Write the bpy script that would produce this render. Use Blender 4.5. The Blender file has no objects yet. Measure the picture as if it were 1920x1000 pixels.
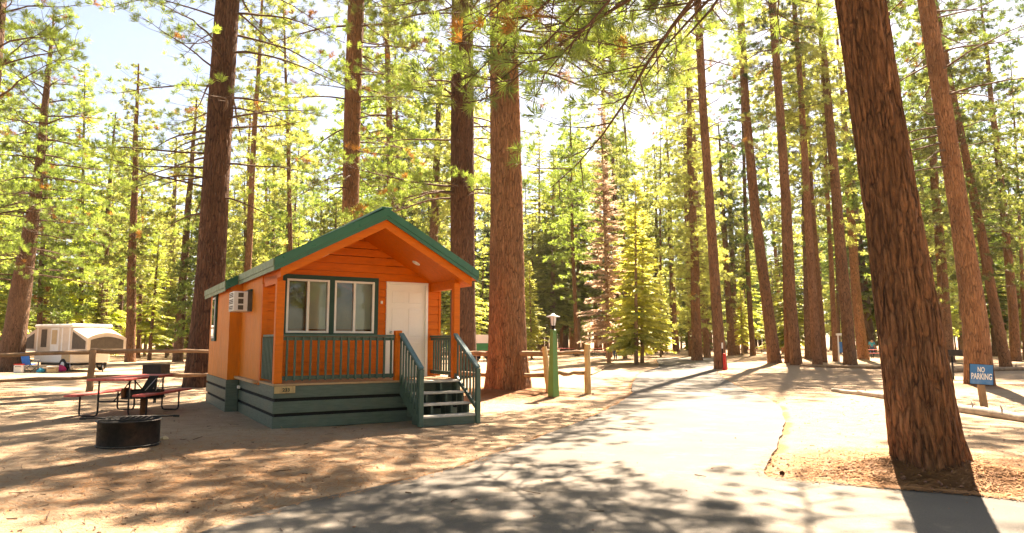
import bpy, math, random
import numpy as np
from mathutils import Vector, Matrix, Euler
PI = math.pi
R = math.radians
sc = bpy.context.scene
COL = sc.collection

# ---------------------------------------------------------------- camera, sky, sun, exposure
CAMH = 1.5
PITCH = math.atan(140 / 1280)
cd = bpy.data.cameras.new('camera'); cam = bpy.data.objects.new('camera', cd); COL.objects.link(cam)
cd.lens = 24.0; cd.sensor_width = 36.0; cd.clip_end = 2000; cd.clip_start = 0.05
cam.location = (0, 0, CAMH); cam.rotation_euler = (PI / 2 + PITCH, 0, 0)
sc.camera = cam
SUN_AZ = R(22)      # clockwise from +Y
SUN_EL = R(52)
w = bpy.data.worlds.new('World'); sc.world = w; w.use_nodes = True
nt = w.node_tree; bg = nt.nodes['Background']
sky = nt.nodes.new('ShaderNodeTexSky'); sky.sky_type = 'NISHITA'; sky.sun_disc = False
sky.sun_elevation = SUN_EL; sky.sun_rotation = SUN_AZ
sky.air_density = 1.0; sky.dust_density = 4.5; sky.ozone_density = 1.0; sky.altitude = 1900
nt.links.new(sky.outputs[0], bg.inputs[0]); bg.inputs[1].default_value = 0.05
sd = bpy.data.lights.new('sun', 'SUN'); sun = bpy.data.objects.new('sun', sd); COL.objects.link(sun)
sd.energy = 5.0; sd.angle = R(0.53); sd.color = (1.0, 0.96, 0.89)
sv = Vector((math.sin(SUN_AZ) * math.cos(SUN_EL), math.cos(SUN_AZ) * math.cos(SUN_EL), math.sin(SUN_EL)))
sun.rotation_euler = sv.to_track_quat('Z', 'Y').to_euler()
sun.location = sv * 50
vs = sc.view_settings
vs.view_transform = 'Standard'; vs.look = 'None'; vs.gamma = 1.0; vs.use_curve_mapping = False
vs.exposure = 2.75
try:
    vs.use_white_balance = True; vs.white_balance_temperature = 8500; vs.white_balance_tint = 14
except Exception as e:
    print('no wb', e)
sc.cycles.max_bounces = 10; sc.cycles.transparent_max_bounces = 12; sc.cycles.transmission_bounces = 6
sc.cycles.diffuse_bounces = 4

# ---------------------------------------------------------------- measuring helpers (where things stand in the place)
FWD = np.array([0, math.cos(PITCH), math.sin(PITCH)]); UPV = np.array([0, -math.sin(PITCH), math.cos(PITCH)])
def ray(x, y): return FWD + np.array([1., 0, 0]) * (x - 960) / 1280 + UPV * (500 - y) / 1280
def gnd(x, y, z=0.0):
    d = ray(x, y); t = (z - CAMH) / d[2]; return Vector((d[0] * t, d[1] * t, z))
def at(x, y, Y):
    d = ray(x, y); t = Y / d[1]; return Vector((d[0] * t, Y, CAMH + d[2] * t))
def mpp(P):   # metres per photo pixel at P
    return float((np.array(P) - np.array([0, 0, CAMH])) @ FWD) / 1280

# ---------------------------------------------------------------- materials
MATS = {}
def newmat(name):
    m = bpy.data.materials.new(name); m.use_nodes = True; MATS[name] = m
    return m, m.node_tree, m.node_tree.nodes['Principled BSDF']
def N(nt, t, **kw):
    n = nt.nodes.new(t)
    for k, v in kw.items(): setattr(n, k, v)
    return n
def coords(nt, scale=(1, 1, 1), kind='Object', rot=(0, 0, 0)):
    tc = N(nt, 'ShaderNodeTexCoord'); mp = N(nt, 'ShaderNodeMapping')
    nt.links.new(tc.outputs[kind], mp.inputs[0]); mp.inputs['Scale'].default_value = scale; mp.inputs['Rotation'].default_value = rot
    return mp.outputs[0]
def noise(nt, vec, scale, detail=4, rough=.6, dist=0):
    n = N(nt, 'ShaderNodeTexNoise'); nt.links.new(vec, n.inputs['Vector'])
    n.inputs['Scale'].default_value = scale; n.inputs['Detail'].default_value = detail; n.inputs['Roughness'].default_value = rough; n.inputs['Distortion'].default_value = dist
    return n.outputs[0]
def ramp(nt, fac, stops):
    r = N(nt, 'ShaderNodeValToRGB'); nt.links.new(fac, r.inputs[0])
    el = r.color_ramp.elements
    while len(el) < len(stops): el.new(.5)
    for e, (p, c) in zip(el, stops):
        e.position = p; e.color = (c, c, c, 1) if isinstance(c, (int, float)) else (*c, 1)
    return r.outputs[0]
def mixc(nt, fac, a, b, mode='MIX'):
    m = N(nt, 'ShaderNodeMix', data_type='RGBA', blend_type=mode)
    for sock, v in ((m.inputs[0], fac), (m.inputs[6], a), (m.inputs[7], b)):
        if isinstance(v, (int, float)): sock.default_value = v
        elif isinstance(v, tuple): sock.default_value = (*v, 1)
        else: nt.links.new(v, sock)
    return m.outputs[2]
def math_(nt, op, a, b=0.):
    m = N(nt, 'ShaderNodeMath', operation=op)
    for s, v in ((m.inputs[0], a), (m.inputs[1], b)):
        if isinstance(v, (int, float)): s.default_value = v
        else: nt.links.new(v, s)
    return m.outputs[0]
def bump(nt, h, strength=.5, dist=.02):
    b = N(nt, 'ShaderNodeBump'); nt.links.new(h, b.inputs['Height']); b.inputs['Strength'].default_value = strength; b.inputs['Distance'].default_value = dist
    return b.outputs[0]
def simple(name, col, rough=.6, metal=0., var=.18, scale=6, bmp=.15, spec=.3, stretch=(1, 1, 1), dirt=None, dirtamt=.5):
    m, nt, b = newmat(name)
    v = coords(nt, stretch)
    n = noise(nt, v, scale, 6, .65)
    lo = tuple(c * (1 - var) for c in col); hi = tuple(min(1, c * (1 + var)) for c in col)
    c = ramp(nt, n, [(.3, lo), (.7, hi)])
    if dirt:
        d = ramp(nt, noise(nt, coords(nt), 2.3, 7, .7), [(.48, 0.), (.75, dirtamt)])
        c = mixc(nt, d, c, dirt)
    nt.links.new(c, b.inputs['Base Color'])
    nt.links.new(ramp(nt, noise(nt, v, scale * 3, 4), [(.3, max(0, rough - .1)), (.7, min(1, rough + .12))]), b.inputs['Roughness'])
    b.inputs['Metallic'].default_value = metal; b.inputs['Specular IOR Level'].default_value = spec
    if bmp: nt.links.new(bump(nt, noise(nt, v, scale * 5, 5), bmp, .01), b.inputs['Normal'])
    return m

def bark(name, plate, plate2, fissure, s=1.0, bd=.03):
    m, nt, b = newmat(name)
    v0 = coords(nt, (1, 1, 1))
    nz = N(nt, 'ShaderNodeTexNoise'); nt.links.new(v0, nz.inputs['Vector']); nz.inputs['Scale'].default_value = 3.0 * s; nz.inputs['Detail'].default_value = 3
    off = N(nt, 'ShaderNodeVectorMath', operation='SCALE'); nt.links.new(nz.outputs['Color'], off.inputs[0]); off.inputs['Scale'].default_value = .10
    add = N(nt, 'ShaderNodeVectorMath', operation='ADD'); nt.links.new(v0, add.inputs[0]); nt.links.new(off.outputs[0], add.inputs[1])
    mp = N(nt, 'ShaderNodeMapping'); nt.links.new(add.outputs[0], mp.inputs[0]); mp.inputs['Scale'].default_value = (14 * s, 14 * s, 2.2 * s)
    vo = N(nt, 'ShaderNodeTexVoronoi', feature='DISTANCE_TO_EDGE'); nt.links.new(mp.outputs[0], vo.inputs['Vector']); vo.inputs['Scale'].default_value = 1
    vc = N(nt, 'ShaderNodeTexVoronoi', feature='F1'); nt.links.new(mp.outputs[0], vc.inputs['Vector']); vc.inputs['Scale'].default_value = 1
    bw = N(nt, 'ShaderNodeSeparateColor'); nt.links.new(vc.outputs['Color'], bw.inputs[0])
    fine = noise(nt, coords(nt, (22, 22, 6)), 1.5 * s, 6, .7)
    big = noise(nt, coords(nt, (1, 1, .35)), 1.6, 4, .6)
    flake = noise(nt, coords(nt, (10 * s, 10 * s, 1.3 * s)), 1.9, 9, .8, .0)
    platec = ramp(nt, flake, [(.30, fissure), (.42, plate2), (.56, plate), (.70, tuple(min(1, c * 1.25 + .05) for c in plate))])
    platec = mixc(nt, ramp(nt, bw.outputs[0], [(.2, .45), (.7, 0.)]), platec, plate2)
    platec = mixc(nt, ramp(nt, big, [(.42, 0.), (.66, .6)]), platec, tuple(c * .35 for c in plate))
    edge = ramp(nt, math_(nt, 'ADD', vo.outputs['Distance'], math_(nt, 'MULTIPLY', math_(nt, 'SUBTRACT', fine, .5), .30)), [(.0, .9), (.13, 0.)])
    edge = math_(nt, 'MULTIPLY', edge, ramp(nt, noise(nt, coords(nt, (1, 1, .5)), 6.5, 4, .6), [(.38, .25), (.62, 1.)]))
    col = mixc(nt, edge, platec, fissure)
    nt.links.new(col, b.inputs['Base Color']); b.inputs['Roughness'].default_value = .88; b.inputs['Specular IOR Level'].default_value = .2
    h = math_(nt, 'ADD', ramp(nt, vo.outputs['Distance'], [(.0, 0.), (.3, 1.)]), math_(nt, 'MULTIPLY', fine, .6))
    nt.links.new(bump(nt, h, .9, bd), b.inputs['Normal'])
    return m

def leafmat(name, c1, c2, tr, trw=.5, nscale=1.5):
    m, nt, b = newmat(name)
    v = coords(nt)
    n = noise(nt, v, nscale, 3, .6)
    oi = N(nt, 'ShaderNodeObjectInfo')
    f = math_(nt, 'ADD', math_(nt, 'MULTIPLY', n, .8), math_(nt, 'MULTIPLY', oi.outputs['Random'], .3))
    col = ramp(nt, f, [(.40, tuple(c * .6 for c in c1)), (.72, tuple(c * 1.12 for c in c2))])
    nt.nodes.remove(b)
    d = N(nt, 'ShaderNodeBsdfDiffuse'); nt.links.new(col, d.inputs[0])
    t = N(nt, 'ShaderNodeBsdfTranslucent'); nt.links.new(mixc(nt, 1., col, tr, 'MULTIPLY'), t.inputs[0])
    g = N(nt, 'ShaderNodeBsdfGlossy'); g.inputs['Roughness'].default_value = .45; g.inputs[0].default_value = (.9, .9, .8, 1)
    mx = N(nt, 'ShaderNodeMixShader'); mx.inputs[0].default_value = trw
    nt.links.new(d.outputs[0], mx.inputs[1]); nt.links.new(t.outputs[0], mx.inputs[2])
    m2 = N(nt, 'ShaderNodeMixShader'); m2.inputs[0].default_value = .06
    nt.links.new(mx.outputs[0], m2.inputs[1]); nt.links.new(g.outputs[0], m2.inputs[2])
    nt.links.new(m2.outputs[0], nt.nodes['Material Output'].inputs[0])
    return m

M = {}
M['bark'] = bark('pine_bark', (.30, .145, .07), (.18, .088, .048), (.03, .022, .014))
M['bark_red'] = bark('salmon_red_pine_bark', (.39, .195, .10), (.25, .115, .06), (.05, .024, .015), 1.1, .04)
M['bark_hero'] = bark('furrowed_pine_bark', (.36, .165, .08), (.16, .075, .042), (.03, .016, .011), 1.0, .06)
M['bark_dark'] = bark('dark_furrowed_pine_bark', (.17, .085, .05), (.10, .05, .033), (.02, .012, .009), .9, .04)
M['bark_grey'] = bark('grey_pine_bark', (.24, .13, .08), (.15, .085, .055), (.03, .018, .013), 1.3)
M['bark_pale'] = bark('pale_fir_bark', (.45, .30, .19), (.34, .21, .13), (.13, .08, .05), 1.6)
M['twig'] = simple('branch_bark', (.10, .06, .04), .9, var=.35, scale=10)
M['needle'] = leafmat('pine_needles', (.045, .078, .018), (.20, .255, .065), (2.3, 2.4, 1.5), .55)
M['needle_warm'] = leafmat('sun_tinted_pine_needles', (.10, .125, .028), (.32, .325, .11), (2.2, 2.25, 1.5), .55)  # paler, yellower copy of the pine needles with sunlight put into the colour
M['needle_dead'] = leafmat('dead_orange_needles', (.24, .10, .02), (.38, .19, .045), (1.4, 1.2, .8), .4)
M['fir'] = leafmat('fir_needles', (.10, .14, .032), (.30, .33, .08), (2.3, 2.3, 1.4), .6, .8)
M['fir_light'] = leafmat('glow_paled_fir_needles', (.27, .31, .08), (.48, .48, .17), (2.0, 1.95, 1.3), .62, .8)  # pale fir green; backlit haze glow put into the colour
M['deadfir'] = leafmat('dry_pinkish_needles', (.62, .46, .35), (.78, .63, .50), (1.3, 1.2, 1.1), .5, .8)
M['orange'] = simple('orange_stained_wood', (.62, .128, .004), .55, var=.14, scale=3, stretch=(1, 6, 6), bmp=.25)
M['orange_side'] = simple('orange_stained_panel', (.62, .175, .010), .55, var=.13, scale=3, stretch=(5, 5, .6), bmp=.25, dirt=(.33, .11, .03), dirtamt=.35)  # same stain as the front; brighter side light put into the colour
M['green_board'] = simple('grey_green_boards', (.085, .115, .092), .55, var=.22, scale=4, stretch=(1, 1, 8), bmp=.3, dirt=(.16, .13, .09), dirtamt=.4)
M['green_rail'] = simple('green_painted_rail', (.04, .085, .062), .5, var=.2, scale=8, bmp=.15, spec=.5)
M['roof_green'] = simple('green_metal_roof', (.016, .115, .07), .35, var=.12, scale=3, bmp=.05, spec=.5)
M['fascia_pale'] = simple('olive_fascia', (.16, .21, .12), .45, var=.15, scale=3, bmp=.1)
M['trim_green'] = simple('dark_green_trim', (.015, .055, .04), .5, var=.15)
M['deck'] = simple('deck_wood', (.42, .26, .14), .7, var=.2, scale=5, stretch=(1, 8, 1), bmp=.3)
M['tread'] = simple('grey_stair_tread', (.52, .48, .43), .75, var=.2, scale=6, bmp=.3, stretch=(1, 8, 1))
M['dark'] = simple('slot_shade_black', (.012, .012, .011), .9, var=.1)
M['white'] = simple('white_paint', (.74, .72, .68), .45, var=.05, scale=3, bmp=.06, spec=.4)
M['door'] = simple('cream_painted_door', (.82, .79, .73), .4, var=.04, scale=2, bmp=.05, spec=.4)
M['metal'] = simple('brushed_metal', (.5, .5, .5), .35, 1., var=.1)
M['black_metal'] = simple('sooty_black_metal', (.018, .017, .017), .6, .3, var=.4, scale=9, bmp=.3, dirt=(.10, .045, .025), dirtamt=.45)
M['rust'] = simple('rusty_steel', (.16, .065, .03), .8, .2, var=.35, scale=9, bmp=.4)
M['red_plank'] = simple('faded_red_planks', (.52, .09, .08), .55, var=.25, scale=5, bmp=.2, stretch=(8, 1, 1), dirt=(.5, .3, .27), dirtamt=.5)
M['rail_wood'] = simple('weathered_rail_wood', (.27, .17, .10), .85, var=.35, scale=4, stretch=(1, 1, .5), bmp=.5)
M['post_wood'] = simple('pale_post_wood', (.50, .34, .17), .85, var=.25, scale=4, stretch=(3, 3, .5), bmp=.5, dirt=(.25, .12, .05), dirtamt=.5)
M['log'] = simple('weathered_log', (.36, .30, .25), .9, var=.35, scale=4, bmp=.6)
M['lamp_green'] = simple('green_lamp_post_paint', (.075, .20, .035), .4, var=.12, scale=3, bmp=.05, spec=.5)
M['sign_blue'] = simple('blue_sign_paint', (.025, .15, .38), .4, var=.12, scale=4, bmp=.03, dirt=(.35, .4, .45), dirtamt=.35)
M['red_paint'] = simple('red_paint', (.55, .03, .015), .4, var=.12)
M['canvas'] = simple('beige_canvas', (.60, .50, .40), .85, var=.1, scale=4, bmp=.2)
M['mesh_win'] = simple('camper_window_mesh', (.10, .08, .06), .8, var=.2, scale=6)
M['tan'] = simple('tan_panel', (.50, .36, .20), .5, var=.1)
M['tyre'] = simple('black_rubber', (.02, .02, .02), .8, var=.2)
M['blue'] = simple('blue_fabric', (.01, .12, .48), .8, var=.15)
M['teal'] = simple('teal_fabric', (.02, .28, .45), .8, var=.15)
M['pink'] = simple('magenta_fabric', (.50, .03, .15), .8, var=.15)
M['skin'] = simple('skin', (.45, .25, .16), .6, var=.05)
M['denim'] = simple('denim', (.06, .09, .18), .9, var=.2)
M['hair'] = simple('dark_hair', (.04, .025, .015), .8, var=.2)
M['tent_green'] = simple('green_vinyl', (.03, .22, .08), .5, var=.1)
M['bag'] = simple('white_plastic', (.7, .7, .68), .5, var=.05)
M['cone'] = simple('pine_cone', (.09, .045, .025), .9, var=.4, scale=20)
M['rock'] = simple('reddish_rock', (.24, .12, .08), .9, var=.3, scale=8, bmp=.6)

def glassmat():
    m, nt, b = newmat('window_glass'); nt.nodes.remove(b)
    t = N(nt, 'ShaderNodeBsdfTransparent'); t.inputs[0].default_value = (.80, .82, .78, 1)
    g = N(nt, 'ShaderNodeBsdfGlossy'); g.inputs['Roughness'].default_value = .03
    fr = N(nt, 'ShaderNodeFresnel'); fr.inputs[0].default_value = 1.5
    mx = N(nt, 'ShaderNodeMixShader'); nt.links.new(math_(nt, 'ADD', fr.outputs[0], .01), mx.inputs[0])
    nt.links.new(t.outputs[0], mx.inputs[1]); nt.links.new(g.outputs[0], mx.inputs[2]); nt.links.new(mx.outputs[0], nt.nodes['Material Output'].inputs[0])
    return m
M['glass'] = glassmat()

def ground_mat():
    m, nt, b = newmat('dusty_sand')
    v = coords(nt)
    n1 = noise(nt, v, .35, 6, .6); n2 = noise(nt, v, 3.0, 8, .7); n3 = noise(nt, v, 40, 5, .75)
    c = ramp(nt, n2, [(.3, (.34, .245, .165)), (.7, (.50, .385, .285))])
    c = mixc(nt, ramp(nt, n3, [(.3, .5), (.75, 0.)]), c, (.24, .13, .065))
    at_ = N(nt, 'ShaderNodeAttribute', attribute_name='litter')  # litter mask; includes the shade brown of the left foreground
    lf = math_(nt, 'ADD', at_.outputs['Fac'], math_(nt, 'MULTIPLY', math_(nt, 'SUBTRACT', n2, .5), 1.1))
    lf = math_(nt, 'ADD', lf, math_(nt, 'MULTIPLY', math_(nt, 'SUBTRACT', n1, .5), .5))
    lit = mixc(nt, ramp(nt, noise(nt, v, 22, 7, .8), [(.35, 0.), (.65, 1.)]), (.20, .085, .035), (.40, .22, .11))
    c = mixc(nt, ramp(nt, lf, [(.38, 0.), (.72, .9)]), c, lit)
    nt.links.new(c, b.inputs['Base Color']); b.inputs['Roughness'].default_value = .95; b.inputs['Specular IOR Level'].default_value = .1
    h = math_(nt, 'ADD', math_(nt, 'MULTIPLY', noise(nt, v, 9, 6, .7), 1.), math_(nt, 'MULTIPLY', n3, .35))
    nt.links.new(bump(nt, h, .9, .09), b.inputs['Normal'])
    return m
def road_mat():
    m, nt, b = newmat('dusty_asphalt')
    v = coords(nt)
    n1 = noise(nt, v, .5, 6, .6); n2 = noise(nt, v, 90, 4, .7)
    c = ramp(nt, n1, [(.35, (.115, .098, .082)), (.65, (.165, .143, .12))])
    c = mixc(nt, ramp(nt, n2, [(.42, .6), (.62, 0.)]), c, (.06, .055, .05))
    vc = N(nt, 'ShaderNodeTexVoronoi', feature='DISTANCE_TO_EDGE')
    vv = N(nt, 'ShaderNodeVectorMath', operation='ADD'); nz = N(nt, 'ShaderNodeTexNoise'); nt.links.new(v, nz.inputs['Vector']); nz.inputs['Scale'].default_value = 1.2; nz.inputs['Detail'].default_value = 5
    nt.links.new(v, vv.inputs[0]); nt.links.new(nz.outputs['Color'], vv.inputs[1]); nt.links.new(vv.outputs[0], vc.inputs['Vector']); vc.inputs['Scale'].default_value = .28
    crack = ramp(nt, vc.outputs['Distance'], [(.0, .4), (.004, 0.)])
    c = mixc(nt, crack, c, (.06, .05, .045))
    sand = ramp(nt, noise(nt, v, 1.1, 8, .75), [(.52, 0.), (.78, .6)])
    c = mixc(nt, sand, c, (.42, .32, .22))
    nt.links.new(c, b.inputs['Base Color']); b.inputs['Roughness'].default_value = .85; b.inputs['Specular IOR Level'].default_value = .25
    nt.links.new(bump(nt, n2, .5, .008), b.inputs['Normal'])
    return m
M['ground'] = ground_mat(); M['road'] = road_mat()

# ---------------------------------------------------------------- object helpers
def tag(o, label=None, cat=None, group=None, kind=None):
    if label: o['label'] = label
    if cat: o['category'] = cat
    if group: o['group'] = group
    if kind: o['kind'] = kind
    return o
def empty(name, loc=(0, 0, 0), rz=0., label=None, cat=None, group=None):
    o = bpy.data.objects.new(name, None); COL.objects.link(o); o.location = loc; o.rotation_euler = (0, 0, rz)
    o.empty_display_size = .2
    return tag(o, label, cat, group)
def np_mesh(name, verts, faces, k, mats, mi=None, smooth=False):
    """verts (n,3), faces (m,k) all of the same size"""
    me = bpy.data.meshes.new(name)
    verts = np.asarray(verts, np.float32); faces = np.asarray(faces, np.int32)
    nf = len(faces)
    me.vertices.add(len(verts)); me.vertices.foreach_set('co', verts.ravel())
    me.loops.add(nf * k); me.loops.foreach_set('vertex_index', faces.ravel())
    me.polygons.add(nf); me.polygons.foreach_set('loop_start', np.arange(0, nf * k, k, dtype=np.int32))
    for m in mats: me.materials.append(m)
    if mi is not None: me.polygons.foreach_set('material_index', np.asarray(mi, np.int32))
    me.polygons.foreach_set('use_smooth', np.full(nf, smooth))
    me.update(calc_edges=True)
    return me
def link(name, me, parent=None):
    o = bpy.data.objects.new(name, me); COL.objects.link(o)
    if parent: o.parent = parent
    return o
class MB:
    def __init__(s): s.v = []; s.f = []; s.sm = []
    def add(s, vs_, fs, smooth=False):
        b = len(s.v); s.v += [tuple(v) for v in vs_]; s.f += [tuple(i + b for i in f) for f in fs]; s.sm += [smooth] * len(fs); return s
    def box(s, x0, x1, y0, y1, z0, z1, m=None, bev=0.):
        if bev:
            bv = min(bev, (x1 - x0) * .4, (y1 - y0) * .4, (z1 - z0) * .4)
            import itertools
            vs_ = []; idx = {}
            for sx, sy, sz in itertools.product((0, 1), repeat=3):
                X, Y_, Z = (x0, x1)[sx], (y0, y1)[sy], (z0, z1)[sz]
                ix = bv * (1 - 2 * sx); iy = bv * (1 - 2 * sy); iz = bv * (1 - 2 * sz)
                idx[sx, sy, sz, 'x'] = len(vs_); vs_.append((X, Y_ + iy, Z + iz))
                idx[sx, sy, sz, 'y'] = len(vs_); vs_.append((X + ix, Y_, Z + iz))
                idx[sx, sy, sz, 'z'] = len(vs_); vs_.append((X + ix, Y_ + iy, Z))
            fs = []
            for a, o1, o2 in (('x', 1, 2), ('y', 0, 2), ('z', 0, 1)):
                ai = 'xyz'.index(a)
                for sd_ in (0, 1):
                    q = []
                    for (p, r) in ((0, 0), (1, 0), (1, 1), (0, 1)):
                        k = [0, 0, 0]; k[ai] = sd_; k[o1] = p; k[o2] = r; q.append(idx[(*k, a)])
                    if (sd_ == 1) == (a == 'y'): q.reverse()
                    fs.append(tuple(q))
            for ax in range(3):      # edges along ax
                oth = [i for i in range(3) if i != ax]
                for p in (0, 1):
                    for r in (0, 1):
                        k0 = [0, 0, 0]; k1 = [0, 0, 0]; k0[ax] = 0; k1[ax] = 1
                        for kk in (k0, k1): kk[oth[0]] = p; kk[oth[1]] = r
                        a, b_ = 'xyz'[oth[0]], 'xyz'[oth[1]]
                        fs.append((idx[(*k0, a)], idx[(*k1, a)], idx[(*k1, b_)], idx[(*k0, b_)]))
            for k in itertools.product((0, 1), repeat=3):
                fs.append((idx[(*k, 'x')], idx[(*k, 'y')], idx[(*k, 'z')]))
        else:
            vs_ = [(x0, y0, z0), (x1, y0, z0), (x1, y1, z0), (x0, y1, z0), (x0, y0, z1), (x1, y0, z1), (x1, y1, z1), (x0, y1, z1)]
            fs = [(0, 3, 2, 1), (4, 5, 6, 7), (0, 1, 5, 4), (1, 2, 6, 5), (2, 3, 7, 6), (3, 0, 4, 7)]
        if m is not None: vs_ = [m @ Vector(v) for v in vs_]
        return s.add(vs_, fs)
    def bar(s, a, b, wx, wz, up=(0, 0, 1)):
        """rectangular bar from a to b, wx wide sideways and wz along up"""
        a = Vector(a); b = Vector(b); d = (b - a); L = d.length; d.normalize()
        up = Vector(up); sx = d.cross(up)
        if sx.length < 1e-4: sx = d.cross(Vector((1, 0, 0)))
        sx.normalize(); u = sx.cross(d)
        m = Matrix((sx, d, u)).transposed().to_4x4(); m.translation = a
        return s.box(-wx / 2, wx / 2, 0, L, -wz / 2, wz / 2, m, bev=min(wx, wz) * .08)
    def tube(s, pts, rads, n=8, cap=True, smooth=True):
        pts = [Vector(p) for p in pts]; vs_ = []; fs = []
        if isinstance(rads, (int, float)): rads = [rads] * len(pts)
        ref = None
        for i, p in enumerate(pts):
            d = (pts[min(i + 1, len(pts) - 1)] - pts[max(i - 1, 0)]).normalized()
            if ref is None:
                ref = Vector((1, 0, 0)) if abs(d.x) < .8 else Vector((0, 1, 0))
            a = (ref - d * ref.dot(d)).normalized(); ref = a; b_ = d.cross(a)
            for k in range(n):
                t = 2 * PI * k / n; vs_.append(p + (a * math.cos(t) + b_ * math.sin(t)) * rads[i])
        for i in range(len(pts) - 1):
            for k in range(n):
                fs.append((i * n + k, i * n + (k + 1) % n, (i + 1) * n + (k + 1) % n, (i + 1) * n + k))
        s.add(vs_, fs, smooth)
        if cap:
            b0 = len(s.v) - len(vs_)
            s.f.append(tuple(b0 + k for k in reversed(range(n)))); s.f.append(tuple(b0 + (len(pts) - 1) * n + k for k in range(n))); s.sm += [False, False]
        return s
    def lathe(s, prof, n=24, c=(0, 0, 0), smooth=True, sq=None):
        vs_ = []; fs = []
        for r, z in prof:
            for k in range(n):
                t = 2 * PI * (k + (.5 if sq else 0)) / n; vs_.append((c[0] + r * math.cos(t), c[1] + r * math.sin(t), c[2] + z))
        for i in range(len(prof) - 1):
            for k in range(n): fs.append((i * n + k, i * n + (k + 1) % n, (i + 1) * n + (k + 1) % n, (i + 1) * n + k))
        return s.add(vs_, fs, smooth)
    def prism(s, poly, y0, y1, m=None):
        """poly (x,z) extruded along y"""
        n = len(poly); vs_ = [(x, y0, z) for x, z in poly] + [(x, y1, z) for x, z in poly]
        fs = [tuple(range(n)), tuple(reversed(range(n, 2 * n)))] + [(i, i + n, (i + 1) % n + n, (i + 1) % n) for i in range(n)]
        if m is not None: vs_ = [m @ Vector(v) for v in vs_]
        return s.add(vs_, fs)
    def build(s, name, mat, parent=None):
        me = bpy.data.meshes.new(name); me.from_pydata(s.v, [], s.f); me.materials.append(mat)
        me.polygons.foreach_set('use_smooth', s.sm); me.validate(); me.update()
        return link(name, me, parent)
def copy_tree(o, parent=None):
    c = o.copy(); COL.objects.link(c); c.parent = parent
    for ch in list(o.children): copy_tree(ch, c)
    return c

# ---------------------------------------------------------------- numpy noise for terrain and bark relief
def vnoise(x, y, seed=0, px=None):
    xi = np.floor(x).astype(np.int64); yi = np.floor(y).astype(np.int64); xf = x - xi; yf = y - yi
    def h(a, b):
        if px: a = a % px
        n = (a * 374761393 + b * 668265263 + seed * 69069) & 0xffffffff
        n = ((n ^ (n >> 13)) * 1274126177) & 0xffffffff
        return ((n ^ (n >> 16)) & 0xffff) / 65535.0
    u = xf * xf * (3 - 2 * xf); v = yf * yf * (3 - 2 * yf)
    return (h(xi, yi) * (1 - u) + h(xi + 1, yi) * u) * (1 - v) + (h(xi, yi + 1) * (1 - u) + h(xi + 1, yi + 1) * u) * v
def fbm(x, y, o=4, seed=0):
    s = 0; a = .5
    for i in range(o): s = s + a * vnoise(x * 2 ** i, y * 2 ** i, seed + i); a *= .5
    return s
def cell(x, y, px, seed=0):
    """distance to the nearest cell border, periodic in x"""
    xi = np.floor(x).astype(np.int64); yi = np.floor(y).astype(np.int64)
    d1 = np.full(x.shape, 9.); d2 = np.full(x.shape, 9.); idv = np.zeros(x.shape)
    for dx in (-1, 0, 1):
        for dy in (-1, 0, 1):
            a = (xi + dx) % px; b = yi + dy
            n = (a * 374761393 + b * 668265263 + seed * 69069) & 0xffffffff
            n = ((n ^ (n >> 13)) * 1274126177) & 0xffffffff
            r1 = (n & 0xffff) / 65535.; r2 = ((n >> 16) & 0xffff) / 65535.
            cx = xi + dx + .15 + .7 * r1; cy = yi + dy + .1 + .8 * r2
            d = np.hypot(cx - x, cy - y)
            new = d < d1
            d2 = np.where(new, d1, np.minimum(d2, d)); idv = np.where(new, r2, idv); d1 = np.minimum(d1, d)
    return d2 - d1, idv

# ---------------------------------------------------------------- the setting: ground, road
ROAD = [(1236, 687), (1203, 699), (1187, 718), (1181, 742), (1130, 772), (1060, 802), (980, 832), (900, 862), (820, 888), (700, 915), (560, 945), (380, 1000), (250, 1060),
        (1000, 1500), (2600, 1500), (2300, 990), (1920, 938), (1700, 918), (1560, 905), (1440, 896), (1441, 866), (1458, 836), (1471, 794), (1463, 766), (1441, 748), (1402, 733), (1368, 716), (1348, 702), (1340, 688), (1342, 672), (1240, 672)]
rp = [gnd(*p) for p in ROAD]
def smooth_loop(pts, keep=()):
    out = []
    n = len(pts)
    for i in range(n):
        p0, p1, p2, p3 = pts[i - 1], pts[i], pts[(i + 1) % n], pts[(i + 2) % n]
        k = max(1, min(24, int((p2 - p1).length / .25)))
        for j in range(k):
            t = j / k
            if i in keep: out.append(p1.lerp(p2, t)); continue
            out.append(.5 * ((2 * p1) + (p2 - p0) * t + (2 * p0 - 5 * p1 + 4 * p2 - p3) * t * t + (3 * p1 - p0 - 3 * p2 + p3) * t ** 3))
    return out
rl = smooth_loop(rp, keep=(12, 13, 14, 15))
rng = random.Random(5)
rl2 = []
for p in rl:
    a = (float(vnoise(np.array([p.x * 3.1]), np.array([p.y * 3.1]), 3)[0]) - .5) * .10
    rl2.append(Vector((p.x + a, p.y + a * .8, 0)))
RL = np.array([(p.x, p.y) for p in rl2])
def inside_dist(X, Y):
    """signed distance to the road outline, negative inside"""
    d = np.full(X.shape, 1e9); ins = np.zeros(X.shape, bool)
    for i in range(len(RL)):
        a = RL[i]; b = RL[(i + 1) % len(RL)]
        ab = b - a; L = ab @ ab + 1e-12
        t = np.clip(((X - a[0]) * ab[0] + (Y - a[1]) * ab[1]) / L, 0, 1)
        d = np.minimum(d, (X - a[0] - t * ab[0]) ** 2 + (Y - a[1] - t * ab[1]) ** 2)
        c = ((a[1] > Y) != (b[1] > Y)) & (X < (b[0] - a[0]) * (Y - a[1]) / (b[1] - a[1] + 1e-12) + a[0])
        ins ^= c
    return np.where(ins, -1, 1) * np.sqrt(d)
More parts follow.
